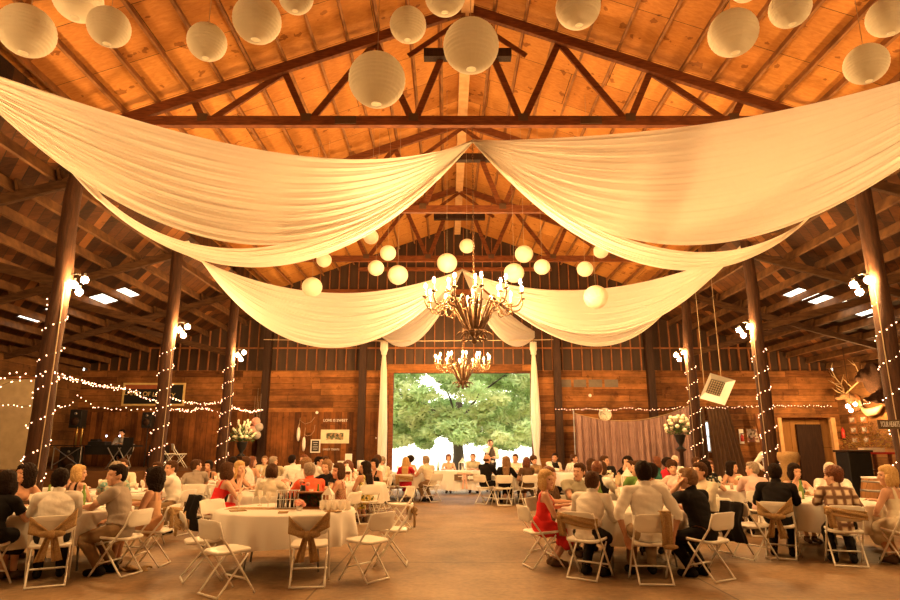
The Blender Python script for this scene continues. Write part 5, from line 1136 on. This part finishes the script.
t = empty('speaker_stand', (sp.x, sp.y, STG), label='black tripod stand under the raised loudspeaker', cat='speaker stand'); MB().tube([(0, 0, .3), (0, 0, sp.z-STG)], .02, 8).build('pole', M_BLACK, t)
for k in range(3): a = 2.1*k+.5; MB().tube([(0, 0, .6), (.45*math.cos(a), .45*math.sin(a), .01)], .014, 6).build('leg', M_BLACK, t)
sp = at(70, 466, 21.2); loudspeaker(sp.x, 21.2, STG, 'large black floor loudspeaker standing low on the stage', .6, .7)
sp = at(148, 428, 22.8); loudspeaker(sp.x, 22.8, sp.z, 'black loudspeaker beside the middle left post on the stage', .35, .55)
o = MB().tube([(0, 0, 0), (0, 0, sp.z-STG)], .02, 8).build('speaker_pole', M_BLACK, None, loc=(sp.x, 22.8, STG)); tag(o, 'thin black pole under the loudspeaker by the middle left post', 'speaker stand')
t = empty('trestle', (-12.9, 21.0, STG), label='silver crossed trestle frame left of the music table', cat='stand')
for x in (-.45, .45): MB().tube([(x, 0, 0), (x, 0, .74)], .02, 6).build('upright', M_STEEL, t)
for s in (-1, 1): MB().tube([(-.45*s, -.02, .1), (.45*s, -.02, .7)], .018, 6).build('cross_brace', M_STEEL, t)
for i in range(2):
    o = MB().lathe([(.03, 0), (.03, .5), (.012, .55), (.012, .6)], 10).build('brass_tube', mat('brass', (.6, .4, .12), .35, metal=.8), None, True, loc=(-12.85+.17*i, 21.3, STG+.76)); tag(o, 'tall thin brass-coloured tube on the trestle', 'tube', 'brass tubes on the stage')
o = MB().box(-.6, .6, -.2, .2, .735, .76).build('trestle_board', M_BLACK, None, loc=(-12.9, 21.1, STG)); tag(o, 'black board lying on the silver trestle frame', 'board')
chair(-9.45, 21.6, -1.0, 'white folding chair standing alone on the stage right end', None, STG); chair(-10.1, 22.2, -1.0, 'white folding chair behind the middle left post on the stage', None, STG)
o = MB().box(-.3, .3, -.2, .2, 0, .75).build('equipment_case', M_BLACK, None, bevel=.03, loc=(-10.75, 22.9, STG)); tag(o, 'black upright equipment case on the stage beside two chairs', 'case')
# hanging screen
t = empty('hanging_screen', (-10.6, 13.2, 0), label='large beige cloth screen hanging at the left edge', cat='screen')
MB().grid(lambda u, v: Vector((-3.2+u*5.15, .03*math.sin(u*9)+.02*math.sin(v*5), 1.12+v*1.86)), 20, 10).build('screen_cloth', mat('beige_canvas', (.40, .31, .19), .9), t, True)
MB().tube([(-3.3, 0, 3.0), (2.0, 0, 3.0)], .025, 8).build('top_pole', M_STUD, t)
for x in (-2.5, 1.6): MB().tube([(x, 0, 3.0), (x, 0, zlean(-10.6+x)-.1)], .006, 4).build('rope', M_CORD, t)
# banner
def txt(s, size, loc, rot, m, parent=None, name='lettering', ext=.006, align='CENTER'):
    c = bpy.data.curves.new(name, 'FONT'); c.body = s; c.size = size; c.extrude = ext; c.align_x = align; c.align_y = 'CENTER'; c.materials.append(m)
    o = bpy.data.objects.new('tmp', c); COL.objects.link(o); me = bpy.data.meshes.new_from_object(o.evaluated_get(bpy.context.evaluated_depsgraph_get())); me.name = name; bpy.data.objects.remove(o)
    if not me.materials: me.materials.append(m)
    o = link(name, me, parent, loc); o.rotation_euler = rot; return o
M_GOLD = mat('gold_paint', (.7, .5, .2), .5)
a = at(121, 403, 23.6); c = at(182, 385, 23.6)
t = empty('stage_banner', ((a.x+c.x)/2, 23.795, (a.z+c.z)/2), label='long black sign with gold letters and wooden frame above the stage', cat='sign')
hw, hh = (c.x-a.x)/2, .36
MB().box(-hw, hw, -.03, 0, -hh, hh).build('panel', M_BLACK, t)
b = MB().box(-hw-.07, hw+.07, -.05, 0, hh, hh+.07).box(-hw-.07, hw+.07, -.05, 0, -hh-.07, -hh).box(-hw-.07, -hw, -.05, 0, -hh, hh).box(hw, hw+.07, -.05, 0, -hh, hh); b.build('frame', M_GOLD, t)
MB().box(-hw, hw*.4, -.035, -.03, hh*.55, hh).build('red_strip', mat('rust_strip', (.35, .1, .04), .7), t)
txt('LAND OF LIBERTY', .24, (-.15, -.04, .0), (PI/2, .06, 0), M_GOLD, t)
# left back wall: wall decorations
YW = YB-.03
def wl(px, py, Y=YW): return at(px, py, Y)
p = wl(335.5, 420.5); o = txt('LOVE IS SWEET', .135, p, (PI/2, 0, 0), M_WHITE, None, 'letter_sign', .012); tag(o, 'white cut-out letters reading love is sweet on the plank wall', 'sign')
p = wl(335, 436.5); t = empty('photo_board', p, label='cream framed panel with small photos below the love is sweet letters', cat='picture')
MB().box(-.53, .53, -.03, 0, -.25, .25).build('mat_board', mat('cream_board', (.75, .68, .5), .6), t); MB().box(-.32, .32, -.034, -.03, -.12, .13).build('photo_strip', pattern('photo_strip', [(.06, .05, .03), (.3, .2, .1), (.1, .12, .06), (.5, .4, .3)], 12), t)
p = wl(315.5, 446); t = empty('chalkboard', p, label='small chalkboard in a white frame left of the cream panel', cat='chalkboard')
MB().box(-.14, .14, -.025, 0, -.2, .2).build('slate', mat('slate', (.05, .045, .04), .8), t); MB().box(-.18, .18, -.03, 0, .2, .24).box(-.18, .18, -.03, 0, -.24, -.2).box(-.18, -.14, -.03, 0, -.2, .2).box(.14, .18, -.03, 0, -.2, .2).build('frame', M_WHITE, t)
for i, w_ in enumerate((.18, .14, .2, .16)): MB().box(-w_/2, w_/2, -.028, -.025, .12-.08*i, .135-.08*i).build('chalk_line', M_WHITE, t)
for px, py, lb in ((298.5, 434, 'white spindle-shaped float hanging upper left on the plank wall'), (303.8, 444, 'white spindle-shaped float hanging lower, left of the chalkboard')):
    p = wl(px, py, YW-.08); t = empty('wall_float', p, label=lb, cat='float', group='white floats on the wall')
    MB().lathe([(.0, -.27), (.04, -.22), (.065, -.1), (.065, .1), (.04, .22), (0, .27)], 12).build('float_body', M_WHITE, t, True); MB().tube([(0, 0, .26), (.02, .05, .6)], .008, 4).build('rope', M_CORD, t)
for k, (ps, lb) in enumerate((([(298, 428), (300, 420), (305, 424), (311, 422), (315, 417)], 'thin rope looping above the white floats'), ([(304, 434), (307, 436), (311, 435), (314, 431), (315, 425)], 'thin rope looping right of the white floats'))):
    o = MB().tube([wl(x, y, YW-.03) for x, y in ps], .008, 4).build('rope', M_CORD); tag(o, lb, 'rope')
for px, py, r_, lb in ((317, 412.5, .055, 'small white disc on the planks above the floats'), (590, 395.5, .06, 'small white disc on the planks above the clock'), (376, 438, .03, 'tiny white disc beside the left door curtain')):
    o = MB().lathe([(r_, 0), (r_, .02), (r_*.6, .03), (0, .03)], 16, Matrix.Rotation(PI/2, 4, 'X')).build('wall_disc', M_WHITE, None, True, loc=wl(px, py)); tag(o, lb, 'disc')
p = wl(331, 449.5); o = txt('SWEET TREATS', .09, p, (PI/2, 0, 0), M_WHITE, None, 'letter_sign', .008); tag(o, 'tiny white letters low on the wall below the cream panel', 'sign')
# dessert table
p = at(340, 462, 22.9); t = empty('dessert_table', (p.x, 22.9, 0), label='narrow dessert table against the wall below the cream panel', cat='table')
MB().box(-1.2, 1.2, -.35, .35, .72, .76).build('tabletop', M_STUD, t)
for sx in (-1.1, 1.1):
    for sy in (-.3, .3): MB().box(sx-.03, sx+.03, sy-.03, sy+.03, 0, .72).build('leg', M_STUD, t)
for i, (dx, h_, lb) in enumerate(((.05, .3, 'small white box'), (-.35, .2, 'low white cake'), (.3, .55, 'white framed card'), (-.8, .24, 'white round cake'), (.75, .3, 'tall white canister'))):
    o = (MB().box(-.12, .12, -.04 if i == 2 else -.12, .04 if i == 2 else .12, 0, h_).build('dessert_box', M_WHITE, None, bevel=.01, loc=(p.x+dx, 22.9, .76)) if i in (0, 2) else MB().lathe([(.14, 0), (.14, h_), (.12, h_+.02), (0, h_+.02)], 18).build('cake', M_WHITE, None, True, loc=(p.x+dx, 22.9, .76))); tag(o, lb+' standing on the dessert table by the plank wall', 'dessert')
# paper balls
for px, py, m, lb in ((256, 421.5, 'p', 'pink paper ball uppermost in its cluster'), (253, 430, 'p', 'pink paper ball lower left in its cluster'), (259, 427, 'g', 'pale grey paper ball upper right in its cluster'), (256.5, 435, 'g', 'pale grey paper ball lowest in its cluster')):
    P = at(px, py, 22.9); t = empty('paper_ball', P, label=lb+' by the back wall', cat='paper ball', group='hanging paper balls'); o = link('paper_shade', MB().ell((0, 0, 0), 1, 18, 12).mesh('paper_shade', mat('pink_paper', (.85, .45, .38), .8) if m == 'p' else mat('grey_paper', (.5, .45, .42), .8), True), t); o.scale = (.155, .155, .155); MB().tube([(0, 0, .15), (0, 0, 1.2)], .004, 4).build('cord', M_CORD, t)
# big vases
def vase_arr(px, pyb, Y, lab, style):
    P = at(px, pyb, Y); t = empty('flower_arrangement', (P.x, P.y, P.z), label=lab, cat='flowers')
    MB().lathe([(.12, 0), (.13, .02), (.05, .08), (.05, .12), (.13, .25), (.17, .42), (.19, .45), (.17, .45), (.0, .4)], 20).build('urn', M_BLACK, t, True)
    b = MB(); R = .5 if style == 'lily' else .42
    for i in range(260):
        a = rs(0, 6.28); e = rs(-.1, 1.45); d = Vector((math.cos(a)*math.cos(e), math.sin(a)*math.cos(e), math.sin(e))); c = Vector((0, 0, .48))+d*R*rs(.2, .95); s = (d+Vector((rs(-.6, .6), rs(-.6, .6), rs(-.6, .6)))).normalized()*.07; u = s.orthogonal().normalized()*.02; b.add([c-s, c+u, c+s, c-u], [(0, 1, 2, 3)])
    b.build('foliage', M_LEAF, t)
    if style == 'lily':
        for i in range(9):
            a = 2.4*i; e = .55+.1*i; d = Vector((math.cos(a)*math.cos(e), math.sin(a)*math.cos(e), math.sin(e))); L = .75 if i > 4 else .55; b = MB()
            for j in range(9): q = .35+.65*j/9; b.ell(Vector((0, 0, .45))+d*L*q+Vector((rs(-.03, .03), rs(-.03, .03), 0)), (.035, .035, .045), 7, 5)
            b.tube([(0, 0, .45), Vector((0, 0, .45))+d*L], .006, 4); b.build('blossom_spike', M_PETAL, t, True)
        for i in range(8):
            a = 2.4*i+.7; d = Vector((math.cos(a)*.9, math.sin(a)*.9, .35)); MB().ell(Vector((0, 0, .5))+d*.3, (.07, .07, .06), 9, 6).build('flower', M_PETAL, t, True)
    else:
        for i in range(30):
            a = 2.4*i; e = -.15+1.6*(i/30); d = Vector((math.cos(a)*math.cos(e), math.sin(a)*math.cos(e), math.sin(e))); MB().ell(Vector((0, 0, .6))+d*R*rs(.85, 1.1), (.07, .07, .06), 9, 6).build('flower', M_PETAL, t, True)
    return P
for px, py, Y, lb, st in ((241, 456, 20.7, 'tall arrangement of white lilies and spikes by the farthest left post', 'lily'), (681, 449, 20.2, 'round arrangement of white roses in a black urn before the curtain', 'rose')):
    P = vase_arr(px, py, Y, lb, st)
    t = empty('pedestal', (P.x, P.y, 0), label='slim dark pedestal under the '+('white lilies' if st == 'lily' else 'white roses'), cat='pedestal'); MB().lathe([(.17, 0), (.17, .04), (.06, .1), (.06, P.z-.1), (.16, P.z-.03), (.16, P.z)], 16).build('column', M_DARKPOST, t, True)

# ------------------------------------------------------------------ right back wall
t = empty('backdrop_curtain', (6.4, 22.7, 0), label='pleated mauve backdrop curtain hanging before the right back wall', cat='curtain')
b = MB(); b.grid(lambda u, v: Vector((-2.2+u*4.5, .07*math.sin(u*120+.8*math.sin(u*33))*(1.1-.6*v)+.03*math.sin(u*260), .03+v*(2.68+.44*u-1.88*u*(1-u)))), 420, 10)
b.build('curtain_cloth', mat('mauve_fabric', (.34, .215, .19), .85, (.28, .17, .15), 3, spec=.2), t, True)
for x, h_ in ((-2.25, 2.85), (2.3, 3.2)): MB().tube([(x, 0, 0), (x, 0, h_)], .022, 8).build('upright', M_STEEL, t)
MB().tube(sagline((-2.25, 0, 2.74), (2.3, 0, 3.17), .47), .012, 6).build('top_rope', M_CORD, t)
p = wl(605, 414.5); t = empty('wall_clock', p, label='round white wall clock on the planks above the mauve curtain', cat='clock')
MB().lathe([(.24, 0), (.24, .04), (.21, .05), (.21, .03), (0, .03)], 28, Matrix.Rotation(PI/2, 4, 'X')).build('clock_face', mat('clock_white', (.8, .74, .6), .5), t, True)
MB().beam((0, -.055, 0), (-.09, -.055, .03), .02, .015).build('hour_hand', M_BLACK, t); MB().beam((0, -.058, 0), (.05, -.058, -.13), .012, .01).build('minute_hand', M_BLACK, t)
for k in range(12): a = k*PI/6; MB().box(-.006, .006, -.055, -.05, .16, .19, Matrix.Rotation(a, 4, 'Y')).build('hour_mark', M_BLACK, t)
for i, (xa, xb) in enumerate(((558, 571), (574, 586), (589, 602), (605, 618))):
    A = wl(xa, 387); B = wl(xb, 379.5); o = MB().box(A.x, B.x, YB-.02, YB, A.z, B.z).build('vent_panel', mat('grey_tin', (.14, .11, .08), .6)); tag(o, 'dark grey tin panel set in the planks upper right of the big door', 'panel', 'tin panels on the back planks')
b = MB(); t = empty('window_curtain', (9.3, 23.5, 0), label='dark brown curtains parted by a slit over the right window', cat='curtain')
MB().grid(lambda u, v: Vector((-1.25+u*(1.19-.04*v), .05*math.sin(u*38)-.15*(1-v)*0, .2+v*2.75)), 70, 6).build('curtain_cloth', mat('brown_curtain', (.13, .07, .04), .9), t, True)
MB().grid(lambda u, v: Vector((-.02+.09*(1-v)+u*(.8+.5*(1-v)), .05*math.sin(u*42), .1+v*2.85)), 80, 6).build('curtain_cloth', MATS['brown_curtain'], t, True)
MB().tube([(-1.4, .05, 3.0), (1.6, .05, 3.0)], .02, 6).build('rod', M_DARKPOST, t)
o = MB().beam((0, 0, 0), (-.35, 0, 2.7), .12, .12, up=(0, 1, 0)).build('leaning_timber', M_STUD, None, loc=(11.45, 23.5, .05)); tag(o, 'leaning pale timber beside the brown curtain', 'timber')
# extinguishers
for px, py, lb in ((742, 436.5, 'red fire extinguisher in a white wall holder left of the poster'), ):
    p = wl(px, py, YW-.06); t = empty('fire_extinguisher', p, label=lb, cat='fire extinguisher'); MB().lathe([(.055, -.18), (.06, -.16), (.06, .02), (.02, .07), (.02, .09)], 14).build('cylinder', M_RED, t, True); MB().box(-.08, .08, .03, .06, -.26, .27).build('backplate', M_WHITE, t); MB().box(-.04, .06, -.02, .02, .09, .12).build('valve', M_BLACK, t)
p = wl(754, 435.5); t = empty('wall_poster', p, label='framed collage poster left of the middle right post', cat='poster'); MB().box(-.27, .27, -.02, 0, -.24, .24).build('print', pattern('poster_print', [(.5, .42, .34), (.12, .08, .06), (.6, .5, .42), (.3, .12, .09)], 13), t); MB().box(-.29, .29, -.03, -.005, .24, .26).box(-.29, .29, -.03, -.005, -.26, -.24).box(-.29, -.27, -.03, -.005, -.24, .24).box(.27, .29, -.03, -.005, -.24, .24).build('frame', M_STUD, t)
# hanging heater
P = at(716, 388, 17.2); t = empty('hanging_heater', P, .0, label='square white reflector heater hanging tilted on two cords', cat='heater')
Mx = Euler((math.radians(-62), math.radians(14), math.radians(10))).to_matrix().to_4x4()
def fr(parts, nm, m): b = MB(); [b.add([Mx @ Vector(v) for v in vs], fs) for vs, fs in parts]; return b.build(nm, m, t)
a_, b_ = .38, .2
vs = [(-a_, -a_, -.1), (a_, -a_, -.1), (a_, a_, -.1), (-a_, a_, -.1), (-b_, -b_, .06), (b_, -b_, .06), (b_, b_, .06), (-b_, b_, .06)]; vs2 = [(x, y, z+.012) for x, y, z in vs]
fr([(vs+vs2, [(0, 1, 5, 4), (1, 2, 6, 5), (2, 3, 7, 6), (3, 0, 4, 7), (12, 13, 9, 8), (13, 14, 10, 9), (14, 15, 11, 10), (15, 12, 8, 11)])], 'reflector', M_WHITE)
b = MB().box(-b_, b_, -b_, b_, .04, .06, Mx)
b.build('burner_plate', mat('burner', (.45, .36, .25), .6), t); b = MB()
for i in range(7): q = -b_+2*b_*i/6; b.box(q-.006, q+.006, -b_, b_, .02, .03, Mx); b.box(-b_, b_, q-.006, q+.006, .02, .03, Mx)
b.build('grille', M_BLACK, t); MB().box(.1, .42, -.15, .25, .08, .3, Mx).build('valve_box', M_CREAM, t)
for q in (Vector((-.2, .3, .0)), Vector((.35, .2, .1))): e = Mx @ q; MB().tube([e, (e.x, e.y, zlean(P.x)-P.z-.1)], .008, 5).build('cord', M_CORD, t)
# right wall trophies and frames (on the wall x = 14.4)
XW = 14.38
M_HIDE = mat('dark_hide', (.07, .03, .014), .95, (.035, .016, .008), 30, bump=.6, bscale=60); M_ELK = mat('elk_fur', (.30, .17, .08), .9, (.2, .1, .05), 20, bump=.5, bscale=60); M_ANT = mat('antler', (.55, .38, .2), .6, (.4, .26, .13), 10)
def trophy_antlers(loc, lab, fur):
    t = empty('deer_trophy', loc, PI/2, label=lab, cat='trophy')      # local +Y points into the room (-X world)
    b = MB(); b.ell((0, .05, -.15), (.2, .12, .28)); b.ell((0, .2, 0), (.14, .2, .2)); b.ell((0, .42, .12), (.1, .16, .11)); b.ell((0, .62, .05), (.06, .14, .065))
    for s in (-1, 1): b.ell((s*.17, .36, .2), (.09, .03, .045))
    m = voxel(b, .02, 3, 'head'); m.materials.append(fur); link('head', m, t)
    MB().lathe([(.3, .02), (.3, .04), (.26, .06)], 20, Matrix.Translation((0, 0, -.1)) @ Matrix.Rotation(-PI/2, 4, 'X')).build('wall_plate', M_STUD, t)
    for s in (-1, 1):
        b = MB(); main = [Vector((s*.07, .38, .22)), Vector((s*.25, .25, .42)), Vector((s*.5, .15, .6)), Vector((s*.68, .2, .85)), Vector((s*.7, .3, 1.15)), Vector((s*.62, .35, 1.35))]
        b.tube(main, [.028, .026, .024, .02, .015, .005], 7)
        for i, tip in ((0, (s*.12, .75, .45)), (1, (s*.35, .6, .75)), (2, (s*.85, .4, .8)), (3, (s*.95, .25, 1.15)), (4, (s*.45, .4, 1.4)), (2, (s*.35, .1, .95))): a = main[i]; T = Vector(tip); b.tube([a, a.lerp(T, .5)+Vector((s*.03, 0, -.04)), T], [.018, .014, .004], 6)
        b.build('antler', M_ANT, t, True)
trophy_antlers((XW-.03, 22.6, 3.2), 'mounted elk head with wide antlers high on the right wall', M_ELK)
t = empty('hide_trophy', (XW-.05, 21.35, 3.85), PI/2, label='large dark shaggy mounted hide beside the elk antlers', cat='trophy')
m = MB(); m.ell((0, .15, 0), (.5, .12, .55)); m.ell((.1, .3, .1), (.25, .25, .25)); m.ell((.12, .5, .0), (.14, .16, .13)); m.ell((-.2, .15, -.3), (.3, .12, .35)); mm = voxel(m, .03, 2, 'shaggy_hide'); mm.materials.append(M_HIDE); link('shaggy_hide', mm, t)
t = empty('boar_trophy', (XW, 21.0, 3.15), PI/2, label='dark mounted boar head facing into the room below the hide', cat='trophy')
m = MB(); m.ell((0, .1, 0), (.22, .15, .24)); m.ell((0, .35, 0), (.17, .28, .19)); m.ell((0, .65, -.05), (.09, .2, .09)); m.ell((.1, .3, .2), (.04, .03, .08)); m.ell((-.1, .3, .2), (.04, .03, .08)); mm = voxel(m, .02, 3, 'head'); mm.materials.append(M_HIDE); link('head', mm, t)
t = empty('fish_trophy', (XW-.1, 21.6, 2.75), PI/2, label='pale curved mounted fish below the boar head', cat='trophy')
m = MB(); m.tube([(-.5, .05, .15), (-.2, .08, .0), (.15, .1, -.05), (.45, .08, .05), (.6, .05, .2)], [.03, .13, .15, .08, .03], 10); m.build('fish_body', mat('fish_skin', (.5, .38, .22), .4), t, True); MB().ell((.66, .05, .28), (.09, .02, .15)).build('tail_fin', MATS['fish_skin'], t, True)
bulb_cluster((XW-1.15, 21.2, 2.92), 0, 'three glowing bare bulbs on the right wall below the antlers', False)
for i in range(2):
    for j in range(3):
        t = empty('picture_frame', (XW-.01, 23.0-.62*i, 2.5-.36*j), PI/2, label='small framed photo in the %s row, %s column of six' % (('top', 'middle', 'bottom')[j], ('left', 'right')[i])+' on the right wall', cat='picture', group='six framed photos on the right wall')
        MB().box(-.2, .2, 0, .025, -.13, .13).build('frame', M_STUD, t); MB().box(-.13, .13, .025, .03, -.08, .08).build('photo', mat('photo_dark', (.12, .09, .07), .5, (.6, .55, .5), 9), t)
t = empty('fire_extinguisher', (XW-.08, 23.55, 2.05), label='small red fire extinguisher left of the framed photos', cat='fire extinguisher'); MB().lathe([(.06, -.2), (.065, -.18), (.065, .1), (.02, .15), (.02, .2)], 14).build('cylinder', M_RED, t, True)
# sign on the nearest right post
P = at(879, 424.5, 10.45); t = empty('post_sign', (P.x, 10.42, P.z), label='plank sign reading your hearts desire on the nearest right post', cat='sign')
MB().box(-.05, .62, -.02, .0, -.075, .075).build('board', mat('sign_board', (.10, .06, .035), .7), t); txt('YOUR HEARTS DESIRE', .125, (-.01, -.024, 0), (PI/2, 0, 0), M_WHITE, t, ext=.002, align='LEFT').scale = (.38, 1, 1)
# bar table, barrels, flowers
P = at(875, 452, 19.0); t = empty('bar_table', (P.x, 19.0, 0), label='tall red-edged wooden bar table near the right wall', cat='table')
MB().box(-.75, .75, -.35, .35, P.z-.06, P.z).build('tabletop', M_RED, t)
for sx in (-.6, -.2, .25, .65): MB().box(sx-.04, sx+.04, -.28, -.2, 0, P.z-.06).build('leg', M_BEAM, t)
MB().box(-.68, .68, -.3, .3, P.z-.55, P.z-.5).build('shelf', M_BEAM, t)
t = empty('dried_flowers', (P.x-.1, 19.0, P.z), label='wide bunch of dried yellow flowers in a box on the bar table', cat='flowers'); MB().box(-.3, .3, -.15, .15, 0, .12).build('box', M_CREAM, t)
b = MB()
for i in range(420):
    a = rs(0, 6.28); e = rs(.0, 1.5); d = Vector((1.3*math.cos(a)*math.cos(e), .5*math.sin(a)*math.cos(e), math.sin(e))); c = Vector((0, 0, .12))+d*rs(.25, .75); s = (d+Vector((rs(-.5, .5), rs(-.5, .5), rs(-.5, .5)))).normalized()*.055; u = s.orthogonal().normalized()*.025; b.add([c-s, c+u, c+s, c-u], [(0, 1, 2, 3)])
tag(b.build('dried_blooms', mat('dried_yellow', (.55, .36, .09), .9, (.35, .2, .05), 20), t), kind='stuff')
o = MB().lathe([(.04, 0), (.04, .2), (.015, .26), (.015, .34), (0, .34)], 12).build('bottle', M_WHITE, None, True, loc=(P.x+.35, 18.9, P.z-.5)); tag(o, 'white bottle on the shelf of the bar table', 'bottle')
P = at(848, 450, 18.6); t = empty('draped_cabinet', (P.x, 18.4, 0), label='black covered cabinet left of the bar table', cat='cabinet'); MB().box(-.33, .33, -.3, .3, 0, P.z-.06).build('body', M_BLACK, t, bevel=.02); MB().box(-.37, .37, -.34, .34, P.z-.06, P.z).build('top', M_DARKPOST, t, bevel=.01)
def barrel(px, Y, lab):
    P = at(px, 480, Y); t = empty('wine_barrel', (P.x, Y, 0), rs(0, 1), label=lab, cat='barrel'); 
    f = lambda z: .29+.07*math.sin(PI*z/.92)
    MB().lathe([(f(.92*i/12), .92*i/12) for i in range(13)]+[(f(.92)-.03, .92), (f(.92)-.03, .9), (0, .9)], 28).build('staves', planks('barrel_staves', (.36, .18, .07), (.2, .09, .035), 0, .09, 2, 3, .06), t, True)
    for z in (.06, .24, .68, .86): MB().lathe([(f(z)+.002, z-.025), (f(z)+.008, z), (f(z+.02)+.002, z+.025)], 28).build('hoop', M_STEEL, t)
barrel(878, 13.6, 'oak wine barrel behind the right table, left one of two'); barrel(903, 14.2, 'oak wine barrel cut by the right edge, beside its twin')
P = at(868, 470, 13.6); o = MB().box(-.3, .1, -.2, .2, 0, .03).build('tray', M_WHITE, None, loc=(P.x+.25, 13.6, .92)); tag(o, 'white tray lying on the left wine barrel', 'tray')
# burlap covered dispenser
P = at(788, 455, 14.5); t = empty('burlap_dispenser', (P.x, 14.5, 0), label='tall burlap-wrapped barrel gathered at the neck before the doorway', cat='barrel')
MB().lathe([(.21, 0), (.22, .3), (.21, .8), (.20, 1.05), (.18, 1.22), (.22, 1.28), (.235, 1.36), (.21, 1.45), (0, 1.47)], 40, None, lambda i, a: .03*math.sin(9*a+i)+.015*math.sin(23*a)).build('burlap_cover', M_BURLAP, t, True)
# cables by the posts and a wire across the nave
for y in ROWS[2:]:
    for s, nm in ((-1, 'left'), (1, 'right')):
        o = MB().tube([(s*7.12, y-.1, 4.4), (s*7.1, y-.11, 3.0), (s*7.1, y-.14, .05)], .008, 5).build('cable', M_CORD); tag(o, 'thin pale cable hanging beside the %s %s post' % (ROWN[y], nm), 'cable')
o = MB().tube(sagline((-7.0, 22, 5.3), (3.4, 22, 5.3), .05), .012, 5).build('cable', M_CORD); tag(o, 'thin wire stretched across high before the gable wall', 'cable')

# ------------------------------------------------------------------ outdoors: the tree
def tree(x, y, H, R, z0, n, lab, seed, m):
    r_ = np.random.default_rng(seed); t = empty('shade_tree', (x, y, -.06), label=lab, cat='tree')
    b = MB(); b.tube([(0, 0, 0), (.05, 0, 1.0), (-.03, 0, 2.4), (.1, 0, 4.2)], [.42, .32, .28, .2], 12)
    for k in range(7):
        a = 2*PI*k/7; q = Vector((math.cos(a), math.sin(a), 0)); b.tube([(0, 0, 1.9+.15*k), q*R*.3+Vector((0, 0, 2.8+.3*k)), q*R*.62+Vector((0, 0, 3.1+.4*k)), q*R*.85+Vector((0, 0, 2.7+.42*k))], [.10, .06, .035, .01], 6)
    b.build('trunk', mat('bark', (.12, .085, .06), .9), t, True)
    vs = []; fs = []
    cl = []
    for i in range(210):
        a = r_.uniform(0, 6.28); u = r_.uniform(-1, 1); rr = R*(.35+.6*r_.uniform()**.5)*math.sqrt(max(.15, 1-.7*u*u)); cl.append((rr*math.cos(a), rr*math.sin(a), z0+(H-z0)*(u+1)/2+(0.0), r_.uniform(.6, 1.2)))
    for i in range(60):
        a = r_.uniform(0, 6.28); rr = R*r_.uniform(.45, 1.0); cl.append((rr*math.cos(a), rr*math.sin(a), z0-r_.uniform(-.2, .8), r_.uniform(.45, .8)))
    per = n//len(cl)
    for cx_, cy_, cz_, cr in cl:
        for j in range(per):
            d = r_.normal(size=3); d /= np.linalg.norm(d); p = V(cx_, cy_, cz_)+d*cr*r_.uniform(.55, 1)*V(1, 1, .6); s = r_.normal(size=3); s[2] *= .6; s = s/np.linalg.norm(s)*.21; w_ = np.cross(s, d); w_ = w_/max(np.linalg.norm(w_), 1e-6)*.06; o_ = len(vs)
            vs += [p-s, p+w_, p+s, p-w_]; fs.append((o_, o_+1, o_+2, o_+3))
    b = MB(); b.add(vs, fs); b.build('foliage', m, t)
def leafmat(name, c1, c2):
    m = cloth_trans(name, c1, .4); t = m.node_tree; g = N(t, 'ShaderNodeTexNoise'); g.inputs['Scale'].default_value = .9; tc = N(t, 'ShaderNodeTexCoord'); t.links.new(tc.outputs['Object'], g.inputs['Vector']); rp = N(t, 'ShaderNodeValToRGB'); rp.color_ramp.elements[0].position = .4; rp.color_ramp.elements[1].position = .6; rp.color_ramp.elements[0].color = (*c1, 1); rp.color_ramp.elements[1].color = (*c2, 1)
    t.links.new(g.outputs[0], rp.inputs[0]); t.links.new(rp.outputs[0], t.nodes['Principled BSDF'].inputs['Base Color']); t.links.new(rp.outputs[0], [n for n in t.nodes if n.type == 'BSDF_TRANSLUCENT'][0].inputs[0]); return m
tree(.2, 38, 8.8, 6.8, 2.5, 78000, 'broad green shade tree outside, centred in the big door', 3, leafmat('leaf_green', (.42, .56, .24), (.62, .68, .34)))
tree(7.5, 58, 9.5, 7, 2.5, 9000, 'paler green tree farther off at the right of the big door', 5, leafmat('leaf_pale', (.3, .4, .2), (.42, .5, .26)))
for o in list(COL.objects):
    if o.location.z < -40: bpy.data.objects.remove(o)
